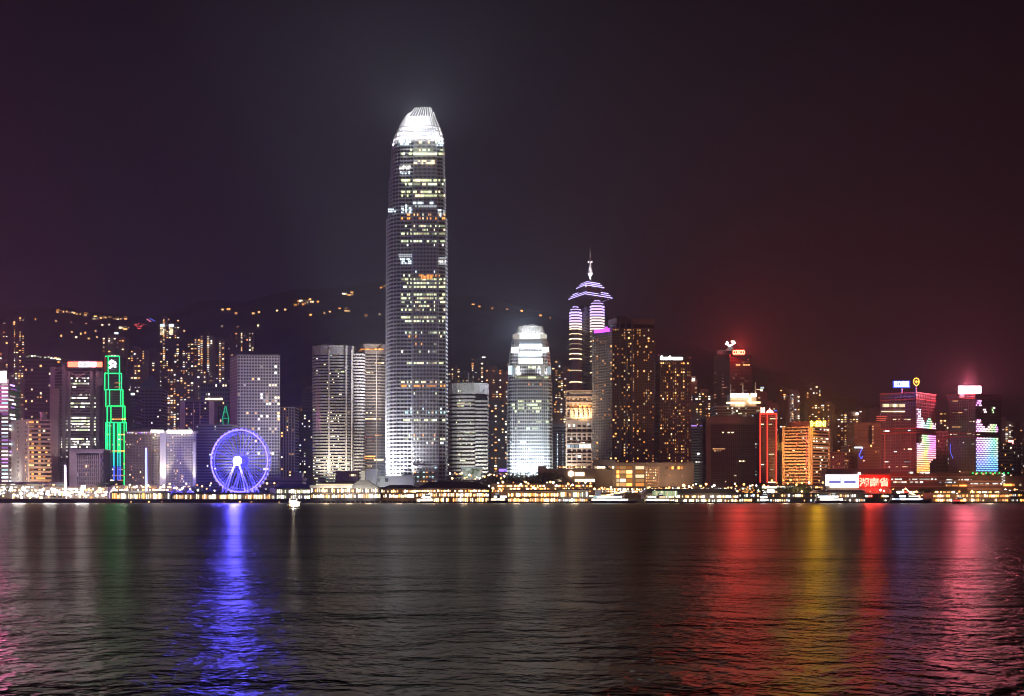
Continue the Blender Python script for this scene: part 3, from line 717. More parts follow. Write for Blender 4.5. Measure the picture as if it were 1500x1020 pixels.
vp, zb, zt = tower('office_tower', 'narrow tower of close white vertical ribs right of the porthole tower', 'office tower', Pv, 598, 1900, 30, .2, .3, 'white_wall', 'glass', piers={0: 5}, pw=1.3)
lit(vp, Pv[0], Pv[1], zb, zt, 30, 5, .1, WARM, .6)
Pu = front(425, 458, 2000, 40)
ub, zb, zt = tower('office_tower', 'dim bluish tower with few lit windows left of the twin rounded towers', 'office tower', Pu, 604, 2000, 32, .4, .4, 'dark_wall', 'glass_blue'); lit(ub, Pu[0], Pu[1], zb, zt, 32, 10, .09, COOLW, .6)
Pt = front(443, 460, 2150, 36)
ut, zb, zt = tower('office_tower', 'faint slim grey tower peeping up left of the twin rounded towers', 'office tower', Pt, 571, 2150, 36, .4, .4, 'dim_wall', 'glass', piers={0: 4}, plant=((447, 457, 566),))

# --- twin rounded towers
def lobed(pl, pr, Y, D, n=5):
    a, b = X(pl, Y), X(pr, Y); r = min((b-a)*.35, D*.5); out = []
    for cx_, a0 in ((a+r, 180), (b-r, 270)):
        for k in range(n): t = RAD(a0+90*k/(n-1)); out.append((cx_+r*math.cos(t), Y+r+r*math.sin(t)))
    out += [(b, Y+D), (a, Y+D)]; return out
Yx = 1760
P = lobed(456, 518, Yx, 56)
x1, zb, zt = tower('rounded_tower', 'left of the twin banded towers with rounded corners, floodlit yellow white at its foot', 'office tower', P, 508, Yx, 48, .5, .9, 'twin_stone', 'glass', bandtop=9, plant=((470, 488, 503.5), (496, 510, 504)))
m = MB(); m.box(X(481.2, Yx), X(483, Yx), Yx-1.6, Yx, G, Z(512, Yx)); m.box(X(506.5, Yx), X(508, Yx), Yx-1.6, Yx, G, Z(512, Yx)); m.box(X(514.5, Yx), X(516, Yx), Yx-1.0, Yx+6, G, Z(512, Yx)); m.build('mullions', 'pale_stone', x1)
lit(x1, P[4], P[5], zb, zt, 48, 14, lambda f, b: .05+(.4 if f < .3 else 0)+(.5 if .41 < f < .43 else 0)+(.4 if abs(f-.55) < .02 else 0), [('cream', 4), ('white', 3), ('green', 2), ('cyan', 1)], .8, (.55, .95), .5, True)
for (A, B) in ((P[1], P[2]), (P[2], P[3]), (P[3], P[4]), (P[5], P[6]), (P[6], P[7])): lit(x1, A, B, zb, zt, 48, 2, lambda f, b: .05+(.35 if f < .3 else 0), [('cream', 4), ('white', 3), ('green', 2)], .8, (.55, .95), .5)
dashes(x1, 485, 505, 521, 2, Yx-.5, 'dimwarm', 6, .6); dashes(x1, 488, 507, 543.5, 2, Yx-.5, 'lime', 8, .9)
P = lobed(518, 568, Yx+18, 56)
x2, zb, zt = tower('rounded_tower', 'right of the twin banded towers with rounded corners, brown and mostly dark', 'office tower', P, 506, Yx+18, 48, .5, .9, 'twin_brown', 'glass_brown', bandtop=10, plant=((530, 556, 501.5),))
m = MB(); m.box(X(532, Yx+18), X(533.4, Yx+18), Yx+16.4, Yx+18, G, Z(512, Yx)); m.box(X(551, Yx+18), X(552.2, Yx+18), Yx+16.4, Yx+18, G, Z(512, Yx)); m.build('mullions', 'beige_wall', x2)
m = MB(); Q = lobed(517, 533, Yx+8, 30, 3)
m.prism(Q, G, Z(515, Yx)); m.build('wing', 'glass', x2); m = MB()
for i in range(47): m.prism(offset(Q, .8), G+(Z(515, Yx)-G)*i/47, G+(Z(515, Yx)-G)*(i+.5)/47)
m.build('floor_bands', 'pale_stone', x2)
for py, l, r, k, dn in ((511, 528, 562, 'amber', .8), (513, 524, 530, 'amber', .9), (531, 548, 563, 'cream', .8), (544, 520, 534, 'lime', .6), (545, 537, 548, 'cream', .8), (596, 535, 548, 'dimwhite', .6), (604, 535, 556, 'cream', .3), (613, 535, 558, 'cream', .95),
                        (620, 534, 548, 'dimred', .3), (640, 535, 549, 'dimred', .5), (645, 536, 550, 'dimred', .4), (637, 549, 560, 'warm', .6), (668, 534, 550, 'amber', .9), (671, 534, 550, 'amber', .9), (673, 548, 562, 'cream', .7), (682, 538, 545, 'cream', .8)):
    dashes(x2, l, r, py, 1.7, Yx+17.2, k, int((r-l)/2)+1, dn)
# curved banded block right of the tallest tower
Yo = 1800; P = lobed(657, 714, Yo, 50)
ob_, zb, zt = tower('banded_block', 'squat curved grey green banded block with a blank top, right of the tallest tower', 'office tower', P, 563, Yo, 27, .5, .9, 'pale_stone', 'glass_brown', bandtop=11)
m = MB(); m.box(X(697, Yo), X(714, Yo), Yo-2.5, Yo-.4, G, Z(580, Yo)); m.build('glazing', 'glass', ob_); m = MB()
for i in range(24): m.box(X(696.5, Yo), X(714.6, Yo), Yo-3.4, Yo-2.4, Z(715-5.45*i, Yo), Z(712.2-5.45*i, Yo))
m.build('floor_bands', 'pale_stone', ob_)
for py, l, r, dn in ((572, 671, 684, .7), (586, 668, 700, .6), (590, 670, 690, .8), (594, 670, 690, .6), (603, 680, 692, .6), (633, 671, 697, .7), (642, 671, 682, .5), (665, 672, 680, .6), (674, 672, 684, .4), (618, 668, 700, .15), (650, 668, 700, .15)): dashes(ob_, l, r, py, 1.7, Yo-.3, [('green', 2), ('lime', 1), ('cream', 1)], int((r-l)/1.6), dn)
m = MB(); m.bar((X(686, Yo+30), Yo+30, Z(564, Yo)), (X(686, Yo+30), Yo+30, Z(543, Yo)), .4, 5); m.build('mast', 'steel', ob_)
# slim block with dotted light columns
P = front(809, 830, 1830, 36)
sb, zb, zt = tower('slim_block', 'low slim dark block with dotted blue white light columns right of the smaller crowned tower', 'building', P, 626, 1830, 24, .4, .4, 'dim_wall', 'glass', parapet=4)
for px in (816, 824):
    for k in range(22): patch(sb, px, px+1.2, 636+3.6*k, 637.4+3.6*k, 1828.8, 'cool' if px == 816 else 'dimwhite', .5, 'light_dot')
# gold ornate block
Yn = 1745; P = front(830, 867, Yn, 36)
go, zb, zt = tower('ornate_tower', 'gold lit ornate block with a columned crown at the foot of the spired tower', 'building', P, 574, Yn, 26, .3, .5, 'orange_stone', 'glass_brown', piers={0: 5}, pw=1.6, plant=((836, 866, 571),))
m = MB()
for t, h in ((581, 2), (589, 3.5), (598, 2), (611, 2.5), (616, 4), (634, 1.6), (649, 1.6), (664, 1.6), (679, 1.6)): m.box(X(829.3, Yn), X(867.6, Yn), Yn-2.2, Yn+1, Z(t+h, Yn), Z(t, Yn))
for i in range(5): m.bar((X(836+7*i, Yn), Yn-1.8, Z(611, Yn)), (X(836+7*i, Yn), Yn-1.8, Z(598, Yn)), 1.2, 8); m.bar((X(838.4+7*i, Yn), Yn-1.8, Z(611, Yn)), (X(838.4+7*i, Yn), Yn-1.8, Z(598, Yn)), 1.0, 8)
m.build('cornices', 'orange_stone', go)
m = MB(); m.box(X(833.5, Yn), X(867, Yn), Yn-1, Yn, Z(595.5, Yn), Z(575, Yn)); m.build('crown_wall', 'pale_stone', go)
for i in range(5): patch(go, 835+6.6*i, 838.6+6.6*i, 584.2, 587.5, Yn-1.4, 'dimwarm'); patch(go, 835+6.6*i, 838.6+6.6*i, 593.5, 596.8, Yn-1.5, 'amber')
for i in range(6): patch(go, 830.6+6*i, 835.4+6*i, 651.5, 656, Yn-1.1, 'cool', .8)
for l, t in ((843, 667), (847, 667), (832, 622), (839, 622), (860, 620), (850, 648), (853, 648), (835, 641), (845, 643)): patch(go, l, l+3.6, t, t+3.6, Yn-.4, 'white')
flood(X(845, Yn), Yn-14, Z(617, Yn), (X(848, Yn), Yn, Z(585, Yn)), 1.6e5, (1, .72, .38), 120)
flood(X(858, Yn), Yn-14, Z(617, Yn), (X(853, Yn), Yn, Z(590, Yn)), 1.3e5, (1, .72, .38), 120)
flood(X(848, Yn), Yn-45, Z(712, Yn), (X(848, Yn), Yn, Z(660, Yn)), 1.6e5, (1, .66, .36), 70)

# --- harbour hotels
Yf = 1705
P = corner(868, 897, 958, Yf, 34, 8)
fs, zb, zt = tower('hotel_tower', 'larger brown hotel tower with scattered amber windows and a violet roof sign', 'hotel', P, 482, Yf, 62, .42, .35, 'brown_wall', 'glass_brown', piers={0: 22, 3: 12}, pw=.9)
m = MB(); q = corner(892, 904, 958, Yf+3, 16, 8); m.prism(q, Z(483, Yf), Z(466, Yf)); m.build('glazing', 'glass_brown', fs)
m = MB(); m.prism(offset(q, .6), Z(474, Yf), Z(466, Yf)); m.box(X(902, Yf), X(919, Yf), Yf+8, Yf+30, Z(466, Yf), Z(462.5, Yf)); m.build('plant_room', 'brown_wall', fs)
m = MB()
for px in (907, 916, 925): m.box(X(px, Yf), X(px+2.2, Yf), Yf-1.4, Yf+5, Z(676, Yf), Z(468, Yf))
m.build('edge_wall', 'dim_wall', fs)
lit(fs, P[0], P[1], zb, zt, 62, 19, lambda f, b: (.21 if b > .06 else .1)+(.3 if .98 < f else 0), [('amber', 4), ('warm', 5), ('cream', 2)], .62, (.45, 1), .3, clump=1.1, d=.5)
lit(fs, P[3], P[0], zb, zt, 62, 10, .12, [('amber', 4), ('warm', 4), ('dimwarm', 3)], .5, (.45, 1), .3, clump=1.5, d=.5)
emit('sign_violet', (.55, .08, 1), 3.2, False, True)
A, B = Vector(P[3]), Vector(P[0]); ang = math.atan2((B-A).y, (B-A).x)
m = MB(); c = A+(B-A)*.42; c += Vector(((B-A).y, -(B-A).x)).normalized()*1.2
m.obox((c.x, c.y, Z(491, Yf+16)), (B-A).length*.72, .5, 4.4, ang); m.build('sign_panel', 'roof_dark', fs)
text('FOUR SEASONS', 'roof_sign', 'sign_violet', fs, 870, 890, 483.4, 488.6, Yf+26, ang, .4, -.03)
m = MB(); m.bar((X(888, Yf+16), Yf+14, Z(489, Yf)), (X(888, Yf+16), Yf+14, Z(477, Yf)), 1.6, 8); m.build('emblem', 'sign_violet', fs)
for k in range(40): patch(fs, 868.4, 869.8, 490+4.2*k, 492+4.2*k, Yf+33, R.choice(['cyan', 'cool', 'dimwhite', 'dimwhite', 'cream']), .6, 'light_dot') if R.random() < .7 else None
P = corner(958, 967, 1012, Yf+15, 26, 4)
f2, zb, zt = tower('hotel_tower', 'smaller of two brown hotel towers, dotted with amber windows under a white roof sign', 'hotel', P, 531, Yf+15, 46, .42, .35, 'brown_wall', 'glass_brown', piers={0: 18, 3: 4}, pw=.8, plant=((968, 1010, 521),))
lit(f2, P[0], P[1], zb, zt, 46, 15, lambda f, b: .30+(.4 if f > .97 else 0), [('amber', 4), ('warm', 5), ('cream', 2)], .55, (.5, .98), .3, clump=.8, d=.5)
m = MB(); m.box(X(967, Yf+12), X(1001, Yf+12), Yf+12, Yf+13.5, Z(529, Yf+12), Z(520, Yf+12)); m.build('sign_frame', 'roof_dark', f2)
text('FourSeasons', 'roof_sign', 'flare_white', f2, 968, 1000, 521.5, 527.5, Yf+11.6, 0, .4)
for px, py in ((965, 520), (1011, 524)): patch(f2, px-.8, px+.8, py-.8, py+.8, Yf+11, 'red', 1, 'beacon')
# stone podium
Yq = 1640
pq = thing('mall_podium', 'long brown stone podium with a gold lit window grid under the hotel towers', 'building', (X(940, Yq), Yq+20, G))
m = MB(); m.box(X(850, Yq), X(1016, Yq), Yq, Yq+44, G, Z(688, Yq)); m.box(X(897, Yq), X(1016, Yq), Yq-3, Yq-.01, G, Z(678, Yq)); m.box(X(897, Yq), X(1016, Yq), Yq+.01, Yq+44, Z(687.9, Yq), Z(678, Yq)); m.build('wall', 'brown_wall', pq)
for i in range(4):
    for j in range(5):
        l = (903, 908.3, 917.5, 931)[i]; r = (907.2, 916.5, 926, 943.6)[i]; patch(pq, l, r, 683+6.2*j, 687.6+6.2*j, Yq-3.2, R.choice(['cream', 'amber', 'warm', 'cream']), .5)
m = MB()
for i in range(8): m.box(X(945+2.7*i, Yq), X(946+2.7*i, Yq), Yq-4, Yq-3, Z(714, Yq), Z(683, Yq))
for j in range(8): m.box(X(944.6, Yq), X(966, Yq), Yq-3.7, Yq-3.01, Z(686+4.1*j, Yq), Z(684.8+4.1*j, Yq))
m.build('window_grid', 'orange_stone', pq)
for i in range(7):
    for j in range(7): patch(pq, 946.3+2.7*i, 947.5+2.7*i, 687.2+4.1*j, 688.8+4.1*j, Yq-3.1, R.choice(['amber', 'cream', 'dimwarm', 'warm']), .4)
for i in range(7): patch(pq, 975+4.4*i, 978+4.4*i, 683.5, 687.5, Yq-3.2, 'amber' if R.random() < .8 else 'dimwarm', .5)
for px, py in ((974, 696), (980, 695.5), (999, 696.5), (985, 708), (990, 708.5)): patch(pq, px, px+1.8, py, py+1.6, Yq-3.2, 'dimwarm', .5)
dashes(pq, 871, 899, 677, 2.6, Yq-4, 'amber', 8, .6); dashes(pq, 871, 900, 683.5, 2.8, Yq-4, [('cream', 3), ('warm', 2), ('green', .5)], 9, .8)
m = MB(); m.box(X(868, Yq), X(901, Yq), Yq-4.6, Yq-3.01, Z(682, Yq), Z(674.5, Yq)); m.build('canopy', 'dim_wall', pq)
m = MB()
for k in range(20):
    a, c = 2*math.pi*k/20, 2*math.pi*(k+1)/20; cx_, cz_ = X(898, Yq), Z(700.5, Yq); m.bar((cx_+2.5*math.cos(a), Yq-3.3, cz_+2.5*math.sin(a)), (cx_+2.5*math.cos(c), Yq-3.3, cz_+2.5*math.sin(c)), .22, 4)
m.build('ring_emblem', 'beige_wall', pq)
for x in (890, 925, 960, 995): flood(X(x, Yq), Yq-26, G+9, (X(x, Yq), Yq, Z(698, Yq)), 3e4, (1, .62, .30), 110)
# terrace with round clock left of the podium
tq = thing('terrace_building', 'low terrace building with a round lit clock and white lit shop fronts', 'building', (X(830, 1610), 1625, G))
m = MB(); m.box(X(716, 1610), X(872, 1610), 1610, 1640, G, Z(707, 1610)); m.box(X(800, 1612), X(872, 1612), 1613, 1638, Z(706.9, 1612), Z(687, 1612)); m.box(X(788, 1612), X(800, 1612), 1611, 1625, Z(706.9, 1612), Z(683, 1612)); m.build('wall', 'brown_wall', tq)
m = MB(); m.bar((X(836.5, 1610), 1612.8, Z(694, 1610)), (X(836.5, 1610), 1611.6, Z(694, 1610)), 2.9, 20); m.build('clock', 'lit_clock' if 'lit_clock' in M else emit('lit_clock', (1, .72, .45), 9, False, True), tq)
for l, r, t, b_ in ((842, 856, 692, 697.5), (811, 823, 701.5, 705.5), (842, 857, 702, 706), (857.5, 871, 702, 706), (790, 797, 698, 706)): patch(tq, l, r, t, b_, 1611.4 if t < 701 else 1609.8, 'cream', .6)
dashes(tq, 733, 770, 709, 3.2, 1609.6, [('amber', 3), ('warm', 2)], 22, .75); dashes(tq, 735, 800, 714, 3, 1609.6, [('warm', 3), ('cream', 2)], 16, .45); dashes(tq, 740, 782, 702.5, 2.2, 1612, [('cream', 2), ('warm', 2), ('purple', .3)], 18, .7)
dashes(tq, 812, 858, 683.6, 2, 1613, [('warm', 3), ('cream', 2), ('amber', 2)], 26, .6)
m = MB(); m.box(X(731, 1606), X(742, 1606), 1606, 1607, Z(691, 1606), Z(687, 1606)); m.build('screen', 'lit_screen' if 'lit_screen' in M else emit('lit_screen', (.30, .16, 1), 2.6, False, True), tq)
for l, t in ((727, 694), (731, 693), (733, 696), (736, 694)): patch(tq, l, l+2, t, t+2, 1606, R.choice(['purple', 'cool']), .4, 'light_dot')
# video screen on posts
vs = thing('video_screen', 'pale video screen in a white frame under the squat curved block', 'screen', (X(691, 1600), 1600, G))
m = MB(); m.box(X(675.5, 1600), X(706.5, 1600), 1600, 1602, Z(703, 1600), Z(684, 1600)); m.box(X(676, 1601), X(678, 1601), 1601, 1603, G, Z(703, 1600)); m.box(X(704, 1601), X(706, 1601), 1601, 1603, G, Z(703, 1600)); m.build('frame', 'white_wall', vs)
def screen_mat():
    m, n, o = newmat('video_picture'); e = n.nodes.new('ShaderNodeEmission'); t = n.nodes.new('ShaderNodeTexCoord'); z = n.nodes.new('ShaderNodeTexNoise'); z.inputs['Scale'].default_value = .25; z.inputs['Detail'].default_value = 4
    r = n.nodes.new('ShaderNodeValToRGB'); r.color_ramp.elements[0].color = (.12, .16, .09, 1); r.color_ramp.elements[1].color = (.75, .8, .7, 1); r.color_ramp.elements[0].position = .35; r.color_ramp.elements[1].position = .65
    n.links.new(t.outputs['Object'], z.inputs[0]); n.links.new(z.outputs[0], r.inputs[0]); n.links.new(r.outputs[0], e.inputs[0]); e.inputs[1].default_value = .8; n.links.new(e.outputs[0], o.inputs[0]); m.cycles.emission_sampling = 'NONE'
screen_mat(); m = MB(); m.box(X(677, 1600), X(705, 1600), 1599.4, 1599.9, Z(702, 1600), Z(686, 1600)); m.build('picture', 'video_picture', vs)
m = MB(); m.box(X(675, 1600), X(707, 1600), 1599.2, 1599.9, Z(686, 1600), Z(684.6, 1600)); m.build('light_bar', 'lit_cool', vs)

# ------------------------------------------------------------------ right hand half
Y = 1790; P = corner(1012, 1030, 1038, Y, 4, 30)
t1, zb, zt = tower('banded_tower', 'narrow banded tower with a violet shoulder light, right of the smaller brown hotel', 'office tower', P, 624, Y, 26, .5, .6, 'grey_wall', 'glass', plant=((1014, 1022, 612),))
patch(t1, 1012.5, 1021, 623, 624.8, Y-1, 'purple', .8, 'roof_light')
m = MB(); A, B = Vector(P[0]), Vector(P[1]); m.box(X(1029, Y), X(1038, Y), Y-2, Y+26, G, Z(612, Y)); m.build('blank_wall', 'pink_wall', t1)
for py in (664, 676): dashes(t1, 1019, 1028, py, 2, Y-.2, 'white', 4, .9)
flood(X(1020, Y), Y-30, G+3, (X(1022, Y), Y, Z(690, Y)), 7e4, (.9, .95, .75), 60)
Y = 1720; P = front(1034, 1112, Y, 60)
st, zb, zt = tower('dark_block', 'huge dark brown slab with hardly a lit window, in front of the gold crowned tower', 'office tower', P, 612, Y, 34, .16, .25, 'brown_wall', 'glass_brown', piers={0: 26}, pw=.35)
m = MB(); m.box(X(1034, Y), X(1041, Y), Y-1.5, Y+30, G, Z(611, Y)); m.box(X(1034, Y), X(1112, Y), Y-2.2, Y-1.55, Z(621, Y), Z(611, Y)); m.build('edge_wall', 'brown_wall', st)
for l, r, t in ((1066, 1075, 633), (1057, 1060, 633), (1083, 1094, 675), (1044, 1062, 657), (1046, 1056, 660), (1075, 1079, 696), (1061, 1064, 705)): dashes(st, l, r, t, 1.5, Y-.9, 'cream' if t != 657 and t != 660 else 'dimwarm', max(2, int((r-l)/1.6)), .8)
for k in range(14): patch(st, 1106+R.uniform(0, 3), 1110.5, 640+5*k, 641.4+5*k, Y-.9, R.choice(['dimwhite', 'white', 'cyan']), .5) if R.random() < .6 else None
Y = 1900; P = front(1048, 1114, Y, 50)
gc, zb, zt = tower('gold_crowned_tower', 'dark tower with a blazing gold lit stepped crown and three masts', 'office tower', P, 597, Y, 34, .35, .5, 'grey_wall', 'glass')
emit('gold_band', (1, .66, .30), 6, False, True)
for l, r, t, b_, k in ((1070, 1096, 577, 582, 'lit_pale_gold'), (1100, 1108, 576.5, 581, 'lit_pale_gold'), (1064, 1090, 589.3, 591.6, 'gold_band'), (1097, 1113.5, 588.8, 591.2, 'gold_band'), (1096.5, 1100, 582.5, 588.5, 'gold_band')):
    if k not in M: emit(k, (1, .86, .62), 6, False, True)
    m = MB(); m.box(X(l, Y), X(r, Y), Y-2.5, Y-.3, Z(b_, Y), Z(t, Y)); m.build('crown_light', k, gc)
m = MB(); m.box(X(1070, Y), X(1108, Y), Y, Y+30, zt, Z(576.5, Y)); m.build('crown', 'pale_stone', gc)
m = MB()
for px, t in ((1070.5, 562), (1088.5, 560), (1106.7, 560)): m.bar((X(px, Y), Y+1, zt), (X(px, Y), Y+1, Z(t, Y)), .75, 6, .4)
m.build('mast', 'white_wall', gc)
flood(X(1082, Y), Y-12, Z(600, Y), (X(1082, Y), Y, Z(572, Y)), .9e5, (1, .75, .42), 120)
patch(gc, 1073, 1076, 603, 605.5, Y-.6, 'white'); lit(gc, P[0], P[1], zb, zt, 34, 20, lambda f, b: .35 if f > .86 and b > .35 else .03, COOLW, .7, run=True)
Y = 2110; P = corner(1046, 1069, 1101, Y, 36, 14)
cs, zb, zt = tower('red_sign_tower', 'tall dim tower topped by a red sign and white chevrons', 'office tower', P, 520, Y, 46, .3, .4, 'dim_wall', 'glass_red', plant=((1052, 1092, 513),))
lit(cs, P[0], P[1], zb, zt, 46, 9, lambda f, b: .32 if f < .88 else .02, [('faint', 1)], .9, (.45, .9), .3, True, clump=2)
lit(cs, P[3], P[0], zb, zt, 46, 6, lambda f, b: .3 if f < .88 else .02, [('faint', 1)], .9, (.45, .9), .3, True, clump=2) if 'lit_faint' in M or emit('lit_faint', (1, .42, .26), .22) else None
dashes(cs, 1078, 1099, 534, 1.6, Y+2, 'warm', 6, .8)
emit('letter_red', (1, .10, .05), 26, False, True)
m = MB(); m.box(X(1073, Y), X(1092, Y), Y-1.4, Y-.4, Z(521, Y), Z(511.5, Y)); m.build('sign_panel', 'roof_dark', cs)
text('COSCO', 'lettering', 'letter_red', cs, 1073.5, 1091, 513, 519.6, Y-1.6, 0, .5)
m = MB(); m.box(X(1055, Y), X(1061, Y), Y+18, Y+19.5, Z(518.5, Y), Z(512, Y)); m.build('side_sign', 'lit_red', cs)
m = MB()
for (p, q) in (((1063, 503.5), (1069, 507)), ((1069, 507), (1077, 502)), ((1071, 500.5), (1076, 500.5)), ((1064.5, 501), (1067, 503))):
    m.bar((X(p[0], Y), Y, Z(p[1], Y)), (X(q[0], Y), Y, Z(q[1], Y)), .85, 5)
m.build('chevron_sign', 'flare_white', cs)
m = MB(); m.prism(front(1062, 1078, Y+2, 12), Z(514, Y), Z(507, Y), front(1068, 1072, Y+5, 6)); m.build('roof', 'dim_wall', cs)
# red outlined tower
Y = 1695; P = front(1113, 1138, Y, 40)
ro, zb, zt = tower('red_outlined_tower', 'slim dark tower outlined top to bottom in red light tubes', 'office tower', P, 606.5, Y, 30, .3, .3, 'dark_wall', 'glass_red')
emit('tube_red', (1, .05, .03), 2.6, False, True)
for px in (1113.6, 1124, 1137.2): neon(ro, [(px, 606.5), (px, 707)], Y-1, .75, 'tube_red')
neon(ro, [(1113, 606.3), (1138, 606.3)], Y-1, .8, 'tube_red')
for l, r, t in ((1114.5, 1119, 621), (1126, 1131, 621), (1126, 1134, 665), (1128, 1133, 687), (1115, 1119, 680), (1128, 1136, 613), (1125, 1136, 706)): patch(ro, l, r, t, t+1.2, Y-.6, 'cream')
emit('sign_hot', (1, .35, .28), 7, False, True)
m = MB()
for a in (1114.2, 1118): m.box(X(a, Y), X(a+2.3, Y), Y-1, Y, Z(605, Y), Z(597.2, Y))
for t in (598.8, 600.8, 602.8): m.box(X(1116.5, Y), X(1118, Y), Y-1, Y, Z(t+1, Y), Z(t, Y))
m.build('roof_sign', 'sign_hot', ro)
m = MB(); q = [(1122, 604.6), (1124, 601.5), (1126, 601), (1127.2, 597.5), (1128.6, 600.6), (1130.5, 601), (1133.5, 604.6)]; k = len(q)
m.v = [(X(a, Y), Y-1, Z(b_, Y)) for a, b_ in q]+[(X(a, Y), Y, Z(b_, Y)) for a, b_ in q]; m.f = [tuple(reversed(range(k))), tuple(range(k, 2*k))]+[(i, (i+1) % k, k+(i+1) % k, k+i) for i in range(k)]
m.build('boat_emblem', 'sign_hot', ro)
patch(ro, 1132.5, 1135, 598.6, 600, Y-1, 'lime', .6, 'emblem_light'); patch(ro, 1134.5, 1138, 601, 602.6, Y-1, 'tube_blue', .6, 'emblem_light')
Y = 1760; P = front(1137, 1149, Y, 30)
nb, zb, zt = tower('slim_block', 'slim perforated block with a yellow glowing top, left of the orange block', 'building', P, 655, Y, 20, .4, .4, 'pale_stone', 'glass_brown', piers={0: 6}, pw=.9)
m = MB(); m.box(X(1136.5, Y), X(1141, Y), Y+2, Y+20, zt, Z(636, Y)); m.box(X(1141, Y), X(1149, Y), Y+2, Y+20, zt, Z(650, Y)); m.build('upper_wall', 'orange_stone', nb)
flood(X(1142, Y), Y-16, Z(660, Y), (X(1143, Y), Y, Z(645, Y)), 4e4, (1, .55, .08), 80)
# orange block with yellow sign
Y = 1700; P = corner(1147, 1187, 1214, Y, 14, 34)
ob2, zb, zt = tower('orange_block', 'block of orange lit floor bands with a glowing yellow roof sign', 'office tower', P, 627, Y, 23, .48, .9, 'orange_stone', 'glass_brown')
m = MB()
for k, (pl, pr) in enumerate(((3, 0), (0, 1))):
    A, B = Vector(P[pl]), Vector(P[pr]); d = B-A; a = math.atan2(d.y, d.x); nn = Vector((d.y, -d.x)).normalized()
    for t in ((.02, .98) if k == 0 else (.04, .98)): c = A+d*t+nn*.6; m.obox((c.x, c.y, zb), 2.4, 2.2, zt-zb+1.4, a)
m.build('corner_pier', 'orange_stone', ob2)
m = MB(); q = scaled(P, .78); m.prism(q, zt, Z(617, Y), scaled(q, .96)); m.build('roof_house', 'orange_stone', ob2)
lit(ob2, P[3], P[0], zb, zt, 23, 14, .045, [('cream', 3), ('white', 2), ('lime', 1)], .9, (.52, .95), .5, True); lit(ob2, P[0], P[1], zb, zt, 23, 14, lambda f, b: .5 if .55 < f < .6 or .8 < f < .85 or .68 < f < .73 else .06, [('cream', 3), ('white', 2)], .8, (.52, .95), .5)
emit('letter_gold', (1, .52, .04), 26, False, True)
m = MB(); m.box(X(1185.5, Y), X(1211, Y), Y-1, Y+.2, Z(626, Y), Z(615.5, Y)); m.build('sign_panel', 'roof_dark', ob2)
text('SeEINI', 'lettering', 'letter_gold', ob2, 1187, 1209.5, 616.8, 624.8, Y-1.3, 0, .5)
for k in range(26): patch(ob2, 1166.5, 1167.6, 632+3.6*k, 633.6+3.6*k, Y+5, 'red', .4, 'light_dot') if k % 2 else None; patch(ob2, 1180.5, 1181.8, 630+3.6*k, 631.8+3.6*k, Y-.5, 'red', .4, 'light_dot')
flood(X(1160, Y), Y-55, G+6, (X(1166, Y), Y, Z(668, Y)), 1.6e6, (1, .48, .14), 75)
flood(X(1150, Y), Y-40, G+4, (X(1160, Y), Y, Z(640, Y)), 8e5, (1, .46, .13), 60)
flood(X(1200, Y), Y-20, Z(615, Y), (X(1192, Y), Y, Z(650, Y)), 5e4, (1, .6, .1), 100)
# mid blocks
def plain(label, pl, pr, top, Y, nf, wall, gl, p, mats=WARM, nb=10, pier=6, bf=.42, D=40, **k):
    P = front(pl, pr, Y, D); t, zb, zt = tower('office_block', label, 'building', P, top, Y, nf, bf, .4, wall, gl, piers={0: pier} if pier else {}, pw=.9, **k)
    lit(t, P[0], P[1], zb, zt, nf, nb, p, mats, .65, (bf+.03, .97), .3); return t
plain('low reddish block with a fine grid, right of the orange block', 1214, 1243, 664, 1800, 14, 'brown_wall', 'glass_brown', .18, WARM, 12, 10)
plain('reddish block with ribbed right edge behind the low billboard hall', 1243, 1256, 654, 1820, 16, 'pink_wall', 'glass_red', .05, WARM, 5, 0)
sb2 = plain('blank brown tower with a dark slot down its face, above the red characters', 1252, 1291, 621, 1850, 22, 'brown_wall', 'glass_brown', .02, WARM, 10, 0, .9)
m = MB(); m.box(X(1273, 1848), X(1277, 1848), 1848, 1849.5, Z(655, 1850), Z(623, 1850)); m.build('slot', 'glass', sb2)
for k in range(8): patch(sb2, 1277.5, 1279.5, 624+4*k, 626+4*k, 1848, 'dimwarm')
hk = plain('brick red tower with a blue neon hook on its front', 1257, 1292, 652, 1790, 18, 'brown_wall', 'glass_red', .04, WARM, 10, 12)
neon(hk, [(1263, 657.5), (1263, 656), (1251.5, 656)], 1787, .6, 'lit_cool'); patch(hk, 1252, 1263, 653.8, 655.6, 1787, 'white', .6, 'light_bar'); neon(hk, [(1263, 657), (1258.5, 667), (1261, 672), (1263.5, 670), (1263, 668)], 1787, .55, 'tube_blue')
